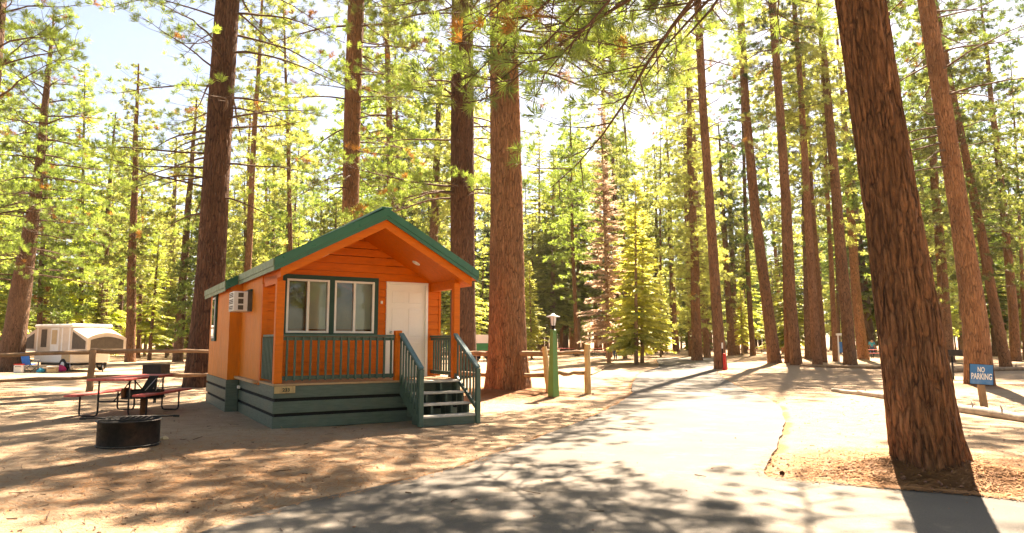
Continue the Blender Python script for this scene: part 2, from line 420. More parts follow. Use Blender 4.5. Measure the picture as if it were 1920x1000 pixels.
def build_road():
    me = bpy.data.meshes.new('road')
    import mathutils.geometry as G
    top = [(p.x, p.y, .012) for p in rl2]
    tri = G.tessellate_polygon([[Vector(t) for t in top]])
    n = len(top)
    verts = top + [(x, y, -.10) for x, y, z in top]
    faces = [tuple(t) for t in tri] + [(i, (i + 1) % n, (i + 1) % n + n, i + n) for i in range(n)]
    me.from_pydata(verts, [], faces); me.materials.append(M['road']); me.validate(); me.update()
    for p in me.polygons:
        if p.normal.z < -.5: p.flip()
    o = link('road', me); tag(o, kind='structure'); return o
build_road()

HEROES = {   # name: ((px, py, width px) from the ground up), height
    'A': ([(376, 728, 60), (384, 640, 55), (396, 500, 51), (407, 300, 47), (427, 0, 42)], 34),
    'B': ([(652, 702, 36), (656, 560, 34), (657, 400, 31), (661, 200, 31), (668, 0, 30)], 34),
    'C': ([(870, 709, 50), (868, 600, 47), (867, 400, 45), (867, 200, 43), (867, 0, 40)], 34),
    'D': ([(951, 738, 80), (951, 650, 70), (950, 400, 61), (947, 200, 56), (943, 0, 49)], 34),
    'E': ([(1748, 890, 126), (1741, 850, 121), (1731, 800, 116), (1702, 600, 106), (1673, 400, 94), (1642, 200, 88), (1613, 0, 84)], 27),
    'F': ([(1838, 725, 46), (1828, 600, 42), (1799, 400, 33), (1768, 200, 31), (1736, 0, 28)], 30),
    'G': ([(-62, 745, 46), (-42, 400, 40), (-8, 0, 34)], 30),
    'H': ([(1352, 692, 23), (1345, 600, 20), (1332, 400, 17), (1318, 200, 15), (1308, 0, 14)], 32),
    'I': ([(18, 697, 40), (40, 540, 34), (62, 400, 22), (76, 300, 15), (84, 200, 12)], 19),
    'J': ([(1453, 684, 24), (1437, 560, 20), (1416, 400, 18), (1398, 200, 15), (1387, 0, 13)], 32),
    'K': ([(1493, 687, 21), (1483, 560, 18), (1475, 400, 18), (1462, 200, 15), (1447, 0, 13)], 34),
}
HB = {k: gnd(v[0][0][0], v[0][0][1]) for k, v in HEROES.items()}

LITTER = [(HB['D'].x, HB['D'].y, 2.6, 1.0, .16), (HB['E'].x + .1, HB['E'].y - .1, 2.0, 1.15, .17), (HB['A'].x, HB['A'].y, 1.6, .4, .06), (HB['F'].x, HB['F'].y, 1.5, .6, .07), (HB['C'].x, HB['C'].y, 2.0, .7, .08),
          (HB['G'].x, HB['G'].y, 3, .6, .06), (HB['H'].x, HB['H'].y, 2.6, .7, .05), (HB['J'].x, HB['J'].y, 3.4, .7, .05), (HB['K'].x + 1, HB['K'].y, 4, .7, .05), (6.6, 40, 5, .6, .03), (3, 36, 3.0, .5, .03), (16, 33, 5, .5, .04), (-12, 17.5, 2.5, .35, .0)]
FLAT = [(-4.5, 15, 5.5), (-7.9, 14.3, 1.6)]
def ghz(X, Y):
    """terrain height; the road and cabin stand on flat ground"""
    X = np.asarray(X, float); Y = np.asarray(Y, float)
    d = np.hypot(X, Y)
    h = (fbm(X * .35, Y * .35, 4, 1) - .47) * .10 + (fbm(X * 2.2, Y * 2.2, 3, 9) - .44) * .035
    for (lx, ly, r, s, hh) in LITTER: h = h + hh * np.exp(-((X - lx) ** 2 + (Y - ly) ** 2) / (2 * (r * .45) ** 2))
    return h
def axis(lo, hi, fine_lo, fine_hi, st, gr=1.12):
    a = list(np.arange(fine_lo, fine_hi, st)); s = st; x = a[-1]
    while x < hi: s *= gr; x += s; a.append(x)
    s = st; x = a[0]; b = []
    while x > lo: s *= gr; x -= s; b.append(x)
    return np.array(b[::-1] + a)
def build_ground():
    xs = axis(-600, 600, -9, 9, .09, 1.06); ys = axis(-60, 900, 3.5, 22, .09, 1.06)
    X, Y = np.meshgrid(xs, ys)
    h = ghz(X, Y)
    sdist = inside_dist(X, Y)
    k = np.clip((sdist - .02) / .8, 0, 1)
    hh = h * k + (1 - k) * (-.014)
    hh = np.where(sdist < 0, -.05, hh)
    far = np.clip((np.hypot(X, Y) - 90) / 200, 0, 1); hh = hh * (1 - far) + far * .0
    lit = np.zeros_like(X)
    for (lx, ly, r, s, _) in LITTER: lit = np.maximum(lit, s * np.exp(-((X - lx) ** 2 + (Y - ly) ** 2) / (2 * (r * .62) ** 2)))
    lit = np.maximum(lit, .45 * np.clip((np.hypot(X, Y) - 34) / 25, 0, 1))
    lit = np.maximum(lit, .5 * np.exp(-((X + 3) ** 2 + (Y - 8) ** 2) / 30))  # left foreground: litter tint also puts the shade's brown into the sand
    lit *= np.clip((sdist + .1) / .4, 0, 1)
    lit = np.maximum(lit, 1.1 * np.exp(-(sdist / .16) ** 2) * (vnoise(X * 2.5, Y * 2.5, 4) * .8 + .35))
    nx, ny = len(xs), len(ys)
    V = np.stack([X, Y, hh], -1).reshape(-1, 3)
    i = np.arange(nx * ny).reshape(ny, nx)
    F = np.stack([i[:-1, :-1], i[:-1, 1:], i[1:, 1:], i[1:, :-1]], -1).reshape(-1, 4)
    me = np_mesh('ground', V, F, 4, [M['ground']], smooth=True)
    a = me.attributes.new('litter', 'FLOAT', 'POINT'); a.data.foreach_set('value', lit.ravel().astype(np.float32))
    o = link('ground', me); tag(o, kind='structure')
    print('ground verts', len(V))
build_ground()
def gz(x, y):
    s = float(inside_dist(np.array([x]), np.array([y]))[0])
    if s < 0: return .012
    k = min(1, max(0, (s - .02) / .8)); return float(ghz(x, y)) * k - (1 - k) * .014

# ---------------------------------------------------------------- trees
def nrm(a): return a / (np.linalg.norm(a, axis=-1, keepdims=True) + 1e-9)
def trunk_mesh(name, P, rad, n, rows, mat, relief=0., seed=0, flare=.3):
    """P: (k,3) path; rad: (k,) radii"""
    P = np.array(P, float); rad = np.array(rad, float)
    t0 = np.concatenate([[0], np.cumsum(np.linalg.norm(np.diff(P, axis=0), axis=1))])
    t = rows
    C = np.stack([np.interp(t, t0, P[:, i]) for i in range(3)], 1)
    # soften corners of the path
    for _ in range(2):
        C[1:-1] = (C[:-2] + 2 * C[1:-1] + C[2:]) / 4 if len(C) < 60 else C[1:-1]
    r = np.interp(t, t0, rad)
    th = np.arange(n) / n * 2 * PI
    T, S = np.meshgrid(th, t)
    rr = r[:, None] * np.ones_like(T)
    fl = np.exp(-np.maximum(S - .25, 0) / (1.6 * rad[0])) * flare
    rr = rr * (1 + fl * (.55 + .45 * np.sin(5 * T + seed) * np.sin(2 * T + seed * 2)))
    if relief:
        k = max(7, int(round(2 * PI * rad[0] / .062)))
        wob = (fbm(T / (2 * PI) * 9, S * 1.8, 4, seed) - .45) * 1.3
        cx = T / (2 * PI) * k
        e, idv = cell(cx + wob, S * 1.9 + 1.5 * vnoise(cx, S * 1.3, seed + 3), 10 ** 6 if False else k, seed)
        ridge = np.clip(e / .42, 0, 1) ** .7
        fine = fbm(cx * 4, S * 10, 3, seed + 7) - .45
        rr = rr - relief * (1 - ridge) + relief * .35 * (idv - .5) + relief * .5 * fine * ridge
        rr = rr + r[:, None] * .03 * (fbm(np.cos(T) * 1.5 + 5, S * .5 + np.sin(T), 2, seed) - .4)
    else:
        rr = rr * (1 + .06 * (fbm(np.cos(T) * 2 + 5, S * .8 + np.sin(T) * 2, 3, seed) - .4))
    V = np.stack([C[:, None, 0] + rr * np.cos(T), C[:, None, 1] + rr * np.sin(T), C[:, None, 2] + 0 * T], -1).reshape(-1, 3)
    m = len(t); i = np.arange(m * n).reshape(m, n); j = np.roll(i, -1, axis=1)
    F = np.stack([i[:-1], j[:-1], j[1:], i[1:]], -1).reshape(-1, 4)
    return np_mesh(name, V, F, 4, [mat], smooth=True)

def tuft_templates(nn, L, wd, k, rg, spread=1.0, stem=.12):
    out = []
    for _ in range(k):
        s = rg.random(nn) * stem
        ph = rg.random(nn) * 2 * PI
        a = (.25 + .95 * rg.random(nn) ** .7) * spread
        d = np.stack([np.sin(a) * np.cos(ph), np.sin(a) * np.sin(ph), np.cos(a)], 1)
        l = L * (.65 + .5 * rg.random(nn))
        base = np.stack([0 * s, 0 * s, s], 1)
        side = nrm(np.cross(d, rg.normal(size=(nn, 3)))) * wd * .5
        mid = base + d * l[:, None] * .45
        tip = base + d * l[:, None]
        tip[:, 2] -= l * .06
        out.append(np.stack([base, mid + side, tip, mid - side], 1))     # kite per needle bundle
    return out
class Crown:
    """collects twig tubes and needle tufts of one tree"""
    def __init__(s, seed): s.rg = np.random.default_rng(seed); s.tp = []; s.ta = []; s.ts = []; s.tm = []; s.seg = []
    def tuft(s, p, a, sc_=1., m=0): s.tp.append(p); s.ta.append(a); s.ts.append(sc_); s.tm.append(m)
    def line(s, pts, rads): s.seg.append((np.array(pts, float), rads))
    def limb(s, p0, az, L, el0=.1, droop=.35, r0=.05, fol=.3, dens=1., up=.45, tsc=1., dead=.03, sub=True, tw=1.):
        rg = s.rg; n = 9; p = np.array(p0, float); pts = [p.copy()]; el = el0; a = az
        for i in range(n):
            t = i / n
            d = np.array([math.sin(a) * math.cos(el), math.cos(a) * math.cos(el), math.sin(el)])
            p = p + d * L / n; pts.append(p.copy())
            el += (-droop * (1 - 1.7 * t) * 2.2 / n) + rg.normal() * .07; a += rg.normal() * .10
        pts = np.array(pts)
        s.line(pts, [r0 * (1 - .85 * i / n) for i in range(n + 1)])
        if fol >= 1.2: return
        step = .30 / dens; t = max(.12, fol * .6); side = 1
        while t < 1.0:
            i = min(n - 1, int(t * n)); q = pts[i] + (pts[i + 1] - pts[i]) * (t * n - i)
            d = nrm(pts[i + 1] - pts[i])
            lat = nrm(np.cross(d, [0, 0, 1.])) * side; side = -side
            tl = L * (.30 * (1 - .7 * t) + .06) * (.6 + .7 * rg.random()) * tw
            dirn = nrm(d * .75 + lat * (.75 + .3 * rg.random()) + np.array([0, 0, up * rg.random() - .12]))
            m = 3; tp = [q.copy()]; qq = q.copy()
            for k in range(m):
                qq = qq + dirn * tl / m; dirn = nrm(dirn + np.array([0, 0, .16 * up / .45]) + rg.normal(size=3) * .13); tp.append(qq.copy())
            s.line(tp, [r0 * .28, r0 * .2, r0 * .14, .006])
            if t >= fol or rg.random() < .3:
                mi = 1 if rg.random() < dead else 0
                s.tuft(tp[-1], nrm(dirn + [0, 0, .3]), tsc * (.85 + .4 * rg.random()), mi)
                if tl > .35:
                    for f in (.75, .5, .3):
                        if rg.random() < .8 * min(1.4, tl) and f > .2:
                            b = q + (tp[-1] - q) * f
                            dd = nrm(dirn + lat * rg.normal() * .9 + np.array([0, 0, .5 * rg.random()]) + rg.normal(size=3) * .3)
                            e = b + dd * (.10 + .25 * rg.random()) * min(1.3, L / 3)
                            s.line([b, e], [r0 * .12, .004]); s.tuft(e, nrm(dd + [0, 0, .35]), tsc * (.75 + .4 * rg.random()), mi)
            t += step / L * (.7 + .6 * rg.random())
        for k in range(2): s.tuft(pts[-1 - k], nrm(pts[-1] - pts[-3] + np.array([0, 0, .2])), tsc, 0)
    def build(s, root, mats, nn=22, L=.2, wd=.016, sides=4, spread=1.0, twigmat=None, cname='crown', bname='branches'):
        rg = s.rg
        if s.seg:
            VV = []; FF = []; b = 0
            for pts, rads in s.seg:
                k = len(pts); rads = np.array(rads)
                d = nrm(np.gradient(pts, axis=0)) if k > 2 else nrm(np.repeat((pts[1:] - pts[:1]), k, 0))
                ref = np.array([0, 0, 1.]) if abs(d[0][2]) < .85 else np.array([1., 0, 0])
                u = nrm(np.cross(d, ref)); v = np.cross(d, u)
                ns = sides if rads[0] > .02 else 3
                th = np.arange(ns) / ns * 2 * PI
                ring = pts[:, None] + (u[:, None] * np.cos(th)[None, :, None] + v[:, None] * np.sin(th)[None, :, None]) * rads[:, None, None]
                VV.append(ring.reshape(-1, 3)); i = np.arange(k * ns).reshape(k, ns) + b; j = np.roll(i, -1, 1)
                FF.append(np.stack([i[:-1], j[:-1], j[1:], i[1:]], -1).reshape(-1, 4)); b += k * ns
            me = np_mesh(bname, np.concatenate(VV), np.concatenate(FF), 4, [twigmat or M['twig']], smooth=True)
            link(bname, me, root)
        if s.tp:
            tm = tuft_templates(nn, L, wd, 8, rg, spread)
            P = np.array(s.tp); A = nrm(np.array(s.ta)); S_ = np.array(s.ts); m = len(P)
            X = nrm(np.cross(A, rg.normal(size=(m, 3)))); Yv = np.cross(A, X)
            which = rg.integers(0, 8, m); VV = []; MI = []
            for k in range(8):
                ix = np.where(which == k)[0]
                if not len(ix): continue
                T = tm[k].reshape(-1, 3)
                W = (X[ix][:, None] * T[None, :, :1] + Yv[ix][:, None] * T[None, :, 1:2] + A[ix][:, None] * T[None, :, 2:3]) * S_[ix][:, None, None] + P[ix][:, None]
                VV.append(W.reshape(-1, 3)); MI.append(np.repeat(np.array(s.tm)[ix], nn))
            V = np.concatenate(VV); F = np.arange(len(V)).reshape(-1, 4)
            me = np_mesh(cname, V, F, 4, mats, np.concatenate(MI))
            link(cname, me, root)
        return len(s.tp)

def hero_tree(key, name, label, cat, group, limbs, mat='bark', relief=0., hi=False, crown=None, needle='needle', nn=40, wd=.015, tl=.21):
    pix, H = HEROES[key]; base = HB[key]; Y = base.y
    z0 = gz(base.x, base.y)
    P = []; Rr = []
    for (px, py, wpx) in pix:
        q = at(px, py, Y); P.append(np.array(q) - np.array(base)); Rr.append(wpx / 2 * mpp(q))
    d = P[-1] - P[-2] if len(P) < 4 else P[-1] - P[-3]; d = d / d[2]
    P[0][2] = 0
    P.insert(0, P[0] - d * .4); Rr.insert(0, Rr[0] * 1.02)
    zt = P[-1][2]; rt = Rr[-1]; top = P[-1].copy()
    for k in range(1, 7):
        f = k / 6; z = zt + (H - zt) * f
        P.append(top + d * (z - zt) * (1 - .35 * f)); P[-1][2] = z; Rr.append(max(.025, rt * (1 - f) ** .7))
    root = empty(name, (base.x, base.y, 0), 0, label, cat, group)
    if hi:
        rows = np.concatenate([np.arange(0, min(zt + 1.2, H), hi), np.arange(min(zt + 1.2, H), H, .5), [H]])
        n = int(2 * PI * Rr[2] / hi * 1.3)
    else:
        rows = np.concatenate([np.arange(0, 2, .12), np.arange(2, H, .5), [H]]); n = 20
    me = trunk_mesh('trunk', P, Rr, n, rows, M[mat], relief, seed=sum(map(ord, key)), flare=.30)
    link('trunk', me, root)
    PA = np.array(P)
    def axis_at(z): return np.array([np.interp(z, PA[:, 2], PA[:, 0]), np.interp(z, PA[:, 2], PA[:, 1]), z])
    def rad_at(z): return float(np.interp(z, PA[:, 2], Rr))
    c = Crown(sum(map(ord, key)) * 7 + 1)
    for (z, az, L, el, dr, fol, dens) in limbs:
        p = axis_at(z); a = R(az); r = rad_at(z)
        c.limb(p + np.array([math.sin(a), math.cos(a), 0]) * r * .7, a, L, el, dr, .022 + .0055 * L, fol, dens, dead=.05)
    if crown:
        z1, z2, Lmax, num, fol = crown
        rg = c.rg
        for k in range(num):
            f = (k + rg.random()) / num; z = z1 + (z2 - z1) * f
            a = k * 2.4 + rg.normal() * .4; L = Lmax * (1 - f) ** .6 * (.65 + .5 * rg.random()) + .5
            c.limb(axis_at(z), a, L, .05 + .5 * f + rg.normal() * .12, .25, .03 + .008 * L, fol, 1.15, dead=.04, tw=1.15, tsc=1.25)
    n = c.build(root, [M[needle], M['needle_dead']], nn=nn, L=tl, wd=wd)
    print(key, 'tufts', n, 'Y', round(Y, 1), 'zt', round(zt, 1))
    return root

def rlimbs(seed, z0, z1, n, Lr, azr=None, elr=(-.1, .25), drr=(.1, .4), fol=(.35, .6), dens=.8):
    rg = random.Random(seed); out = []
    for k in range(n):
        z = z0 + (z1 - z0) * (k + rg.random()) / n
        az = rg.uniform(*azr) if azr else rg.uniform(0, 360)
        out.append((z, az, rg.uniform(*Lr), rg.uniform(*elr), rg.uniform(*drr), rg.uniform(*fol), dens))
    return out
#  azimuth: 0 = away from the camera, 90 = to the right, 270 = to the left
hero_tree('A', 'pine_tree', 'thick dark brown pine trunk standing just behind the left end of the orange cabin', 'tree', None,
          rlimbs(1, 5.8, 9, 12, (2.4, 4.2), (225, 330), (-.1, .12), (.1, .35), (.5, .8), .75) + rlimbs(2, 8.5, 14, 24, (2.6, 4.6), None, (-.1, .2), (.2, .45), (.35, .6), .85) + [(6.2, 110, 2.6, -.1, .3, .6, .7), (7.4, 80, 3, 0., .3, .5, .8), (8.6, 95, 3, 0, .3, .5, .8)],
          'bark_dark', .018, .045, crown=(14, 33, 3.9, 62, .3))
hero_tree('B', 'pine_tree', 'reddish pine trunk rising from behind the green roof ridge of the cabin', 'tree', None,
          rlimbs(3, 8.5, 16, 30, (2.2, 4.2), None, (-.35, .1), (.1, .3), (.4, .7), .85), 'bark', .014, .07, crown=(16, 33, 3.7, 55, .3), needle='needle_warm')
hero_tree('C', 'pine_tree', 'dark pine trunk right behind the cabin porch post, left of the thickest middle trunk', 'tree', None,
          [(8.0, 262, 5.4, .02, .22, .25, 2.0), (7.7, 240, 4.6, .0, .2, .2, 2.0), (7.9, 200, 3.0, .0, .2, .2, 1.8), (7.5, 275, 4.8, .0, .2, .25, 2.0), (7.6, 225, 4.2, .02, .2, .25, 2.0), (7.5, 150, 3.6, .02, .2, .25, 2.0), (7.8, 120, 3.4, .0, .2, .25, 1.8), (8.2, 95, 2.2, 0, .2, .4, 1)] + rlimbs(4, 9.5, 16, 22, (3, 5), None, (.0, .3), (.3, .5), (.5, .75), .8),
          'bark_dark', .016, .06, crown=(16, 33, 3.9, 58, .3))
hero_tree('D', 'pine_tree', 'thick red-brown pine trunk between the cabin steps and the green lamp post', 'tree', None,
          rlimbs(31, 9.9, 11.6, 8, (4.4, 5.6), (62, 135), (-.25, -.05), (.2, .4), (.2, .35), 1.5) + [(9.6, 170, 3.0, .1, .5, .3, 1.1), (10.2, 110, 4.4, .18, .42, .35, 1.1), (10.8, 75, 4.6, .1, .4, .35, 1.0), (10.6, 200, 3.2, .1, .5, .3, 1.1), (11.3, 95, 4.8, .1, .3, .3, 1.1), (11.2, 140, 4.0, .1, .4, .3, 1.1)] + rlimbs(6, 11, 15, 12, (3, 5), None, (-.1, .2), (.2, .5), (.3, .5), 1.),
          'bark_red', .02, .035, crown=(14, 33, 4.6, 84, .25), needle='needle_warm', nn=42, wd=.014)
hero_tree('E', 'pine_tree', 'huge leaning red-brown pine trunk with deeply furrowed bark at the right of the road', 'tree', None,
          [(6.9, 298, 5.4, -.12, .22, .35, .9), (7.5, 318, 5.6, -.12, .3, .35, .9), (7.9, 300, 6.2, -.15, .25, .35, .9), (7.2, 335, 5.0, -.12, .3, .4, .8), (8.4, 310, 6.2, -.2, .3, .35, .9), (8.2, 285, 5.6, -.2, .3, .35, .9), (6.7, 310, 4.0, -.1, .3, .6, .7), (9.0, 50, 4, -.15, .3, .4, .9)] + rlimbs(38, 6.9, 8.6, 4, (3.6, 6.4), (272, 350), (-.34, .0), (.15, .5), (.3, .45), 1.15) + rlimbs(33, 9.2, 11.5, 7, (4.5, 6.2), (345, 385), (-.1, .1), (.1, .3), (.2, .35), 1.2) + rlimbs(21, 8.6, 11, 12, (4.2, 6.2), (285, 355), (-.1, .1), (.1, .3), (.2, .3), 1.35) + rlimbs(8, 9, 12, 10, (3, 5), None, (-.2, .1), (.2, .4), (.4, .6), .8),
          'bark_hero', .024, .015, crown=(12, 26, 3.6, 42, .35), nn=48, wd=.012, tl=.24)
hero_tree('F', 'pine_tree', 'leaning orange-brown pine trunk standing behind the blue NO PARKING sign', 'tree', None,
          rlimbs(9, 7.3, 9.6, 6, (2, 3.2), (235, 300), (-.3, -.1), (.05, .2), (.7, 1.), .6) + rlimbs(10, 9.8, 14.5, 16, (2.4, 4.2), None, (-.05, .3), (.2, .4), (.4, .6), .9), 'bark_red', .015, .05, crown=(14, 29, 3.6, 50, .3))
hero_tree('G', 'pine_tree', 'dark pine trunk cut by the left edge of the photo, above the fence', 'tree', None,
          rlimbs(12, 8, 13, 9, (2.4, 4.0), (60, 140), (.1, .5), (.2, .4), (.3, .6), .8), 'bark_grey', 0, False, crown=(13, 29, 3.6, 46, .3))
hero_tree('H', 'pine_tree', 'slim straight red-brown pine trunk with a red marker post at its foot', 'tree', None,
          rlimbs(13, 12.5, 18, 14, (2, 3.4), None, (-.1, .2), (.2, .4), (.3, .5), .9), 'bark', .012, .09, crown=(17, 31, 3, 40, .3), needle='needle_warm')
hero_tree('I', 'pine_tree', 'dark leaning tree trunk directly left of the folding camper', 'tree', None,
          rlimbs(14, 4.5, 9, 26, (2.4, 4.2), None, (-.2, .15), (.1, .3), (.15, .4), 1.1), 'bark_grey', 0, False, crown=(8, 18.6, 3.4, 46, .2))
hero_tree('J', 'pine_tree', 'leaning trunk with one sunlit and one dark side, first trunk right of the red marker', 'tree', None,
          rlimbs(15, 12, 18, 10, (1.4, 2.4), None, (-.1, .2), (.2, .4), (.2, .4), 1.1), 'bark', .012, .09, crown=(18, 31, 2.3, 30, .25))
hero_tree('K', 'pine_tree', 'straight brown trunk paired closely with a thinner one, right of the leaning two-toned trunk', 'tree', None,
          rlimbs(16, 14, 20, 9, (1.4, 2.4), None, (-.1, .2), (.2, .4), (.2, .4), 1.), 'bark', .012, .09, crown=(19, 33, 2.6, 34, .25))

# ---- prototypes for the trees further back
def pine_proto(i, H, zc, Lmax, num, fol, barkm, needle, r0=.30, low=0):
    root = empty('pine_tree', (0, 0, -200))
    rows = np.concatenate([np.arange(0, 1.5, .25), np.arange(1.5, H, 1.0), [H]])
    zz = np.linspace(-.3, H, 20); rg = np.random.default_rng(i + 50)
    wx = np.cumsum(rg.normal(size=20)) * .03; wy = np.cumsum(rg.normal(size=20)) * .03
    P = np.stack([wx - wx[0], wy - wy[0], zz], 1); rad = r0 * np.maximum(.04, (1 - np.maximum(zz, 0) / H)) ** .55
    link('trunk', trunk_mesh('trunk', P, rad, 14, rows, M[barkm], 0, i, .25), root)
    c = Crown(100 + i)
    for k in range(num + low):
        if k < num: f = (k + rg.random()) / num; z = zc + (H - .6 - zc) * f
        else: z = zc * rg.uniform(.55, 1.); f = 0.05
        az = k * 2.4 + rg.normal() * .5
        prof = (1 - f) ** .65 * (.55 + .45 * min(1, f * 5 + .3))
        L = (Lmax * prof * (.6 + .6 * rg.random()) + .4) * (1 if k < num else .6)
        p = np.array([np.interp(z, zz, P[:, 0]), np.interp(z, zz, P[:, 1]), z])
        c.limb(p, az, L, -.05 + .65 * f + rg.normal() * .12, .3, .022 + .006 * L, fol if k < num else .7, 1.0, tsc=1.0, dead=.006, tw=1.2)
    n = c.build(root, [M[needle], M['needle_dead']], nn=18, L=.33, wd=.055, sides=3, spread=1.15)
    print('pine proto', i, n)
    return root
def fir_proto(i, H, Rb, zb, mat, barkm, r0=.15, dens=1., droop=.25, fill=1.):
    root = empty('fir_tree', (0, 0, -200)); rg = np.random.default_rng(i + 900)
    zz = np.linspace(-.3, H, 14); P = np.stack([0 * zz, 0 * zz, zz], 1)
    link('trunk', trunk_mesh('trunk', P, r0 * np.maximum(.05, 1 - np.maximum(zz, 0) / H) ** .7, 10, np.concatenate([np.arange(0, 1.5, .25), np.arange(1.5, H, .7), [H]]), M[barkm], 0, i, .2), root)
    KV = []; c = Crown(5); z = zb
    while z < H - .15:
        f = (z - zb) / (H - zb); L0 = Rb * (1 - f) ** .85 + .12
        nb = int(rg.integers(4, 7))
        for b in range(nb):
            az = rg.random() * 2 * PI; L = L0 * (.7 + .45 * rg.random()); el = .25 * f * 2 - .10
            n = 6; p = np.array([0, 0, z + rg.normal() * .1]); pts = [p]
            a = az
            for k in range(n):
                e = el - droop * (k / n) * 1.3 + (.35 * max(0, k / n - .6))
                p = p + np.array([math.sin(a) * math.cos(e), math.cos(a) * math.cos(e), math.sin(e)]) * L / n; pts.append(p); a += rg.normal() * .05
            pts = np.array(pts); c.line(pts, [.012 + .006 * L] + [.012] * (n - 1) + [.004])
            m = max(4, int(L * 7.5 * dens))
            t = (.12 + .88 * (np.arange(m) + rg.random(m)) / m)
            idx = np.minimum((t * n).astype(int), n - 1); q = pts[idx] + (pts[idx + 1] - pts[idx]) * ((t * n - idx)[:, None])
            d = nrm(pts[idx + 1] - pts[idx]); lat = nrm(np.cross(d, np.array([0, 0, 1.])))
            for sgn in (-1, 1):
                for rep in range(2):
                    sl = (.16 + .34 * L0 / 2.2 * (1 - t * .7)) * (.6 + .7 * rg.random(m)) * fill
                    dirn = nrm(d * (.55 + .3 * rep) + lat * sgn * (.9 - .5 * rep) + np.stack([0 * t, 0 * t, -.18 + .22 * rg.normal(size=m)], 1))
                    w_ = nrm(np.cross(dirn, np.stack([.3 * rg.normal(size=m), .3 * rg.normal(size=m), np.ones(m)], 1))) * (sl * .17)[:, None]
                    tip = q + dirn * sl[:, None]; mid = q + dirn * (sl * .45)[:, None]
                    tip[:, 2] -= sl * .12
                    KV.append(np.stack([q, mid + w_, tip, mid - w_], 1))
            tipd = nrm(pts[-1] - pts[-2])[None]
            w_ = nrm(np.cross(tipd, np.array([[0, 0, 1.]]))) * .05
            KV.append(np.stack([pts[-1][None] - tipd * .15, pts[-1][None] + w_, pts[-1][None] + tipd * .22, pts[-1][None] - w_], 1))
        z += (.26 + .16 * rg.random()) * (1.0 + .25 * (1 - f)) / dens ** .5
    c.build(root, [M[mat]], sides=3)
    V = np.concatenate([k.reshape(-1, 3) for k in KV])
    me = np_mesh('crown', V, np.arange(len(V)).reshape(-1, 4), 4, [M[mat]]); link('crown', me, root)
    print('fir proto', i, len(V) // 4)
    return root
PROT = {
    'p0': pine_proto(0, 30, 10, 3.6, 80, .2, 'bark', 'needle', low=10),
    'p1': pine_proto(1, 30, 12.5, 3.3, 74, .22, 'bark_grey', 'needle_warm', low=10),
    'p2': pine_proto(2, 30, 8, 3.4, 84, .2, 'bark', 'needle_warm', low=12),
    'p3': pine_proto(3, 30, 11, 3.9, 78, .25, 'bark_grey', 'needle', low=10),
    'p6': pine_proto(6, 32, 14.5, 2.6, 56, .3, 'bark', 'needle_warm', low=9),
    'p7': pine_proto(7, 32, 16, 2.3, 50, .3, 'bark_red', 'needle_warm', low=12),
    'p4': pine_proto(4, 16, 3.0, 3.0, 80, .12, 'bark_grey', 'needle_warm', r0=.2),
    'p5': pine_proto(5, 16, 2.2, 2.7, 84, .12, 'bark_grey', 'needle', r0=.2),
    'f0': fir_proto(0, 13, 2.3, 1.3, 'fir_light', 'bark_pale', .17, 1.5, .25, 1.1),
    'f1': fir_proto(1, 13, 2.0, 1.8, 'fir', 'bark_grey', .17),
    'f2': fir_proto(2, 22, 3.5, 3.0, 'fir', 'bark_grey', .28, .9),
    'f3': fir_proto(3, 22, 3.4, 3.5, 'fir_light', 'bark_pale', .26, 1.15),
    'fd': fir_proto(4, 19, 2.0, 1.8, 'deadfir', 'bark_pale', .2, 1.25, .15, 1.0),
}
PH = {'p6': 32, 'p7': 32, 'p0': 30, 'p1': 30, 'p2': 30, 'p3': 30, 'p4': 16, 'p5': 16, 'f0': 13, 'f1': 13, 'f2': 22, 'f3': 22, 'fd': 19}
PR = {'p6': .3, 'p7': .3, 'p0': .30, 'p1': .30, 'p2': .30, 'p3': .30, 'p4': .2, 'p5': .2, 'f0': .17, 'f1': .17, 'f2': .28, 'f3': .26, 'fd': .2}
used = set()
KIND = {'p': ('pine_tree', 'pine'), 'f': ('fir_tree', 'fir')}
def put(proto, x, y, H, diam=None, tx=0., ty=0., rz=0., label='', group=None):
    src = PROT[proto]
    o = copy_tree(src) if proto in used else src
    used.add(proto)
    s = H / PH[proto]
    o.location = (x, y, min(0, gz(x, y)) if y < 80 else 0)
    o.rotation_euler = (Matrix.Rotation(tx, 3, 'Y') @ Matrix.Rotation(ty, 3, 'X') @ Matrix.Rotation(rz, 3, 'Z')).to_euler()
    o.scale = (s, s, s)
    if diam:
        for ch in o.children:
            if ch.name.startswith('trunk'):
                k = diam / (2 * PR[proto] * s); ch.scale = (k, k, 1)
    tag(o, label, 'tree', group)
    return o
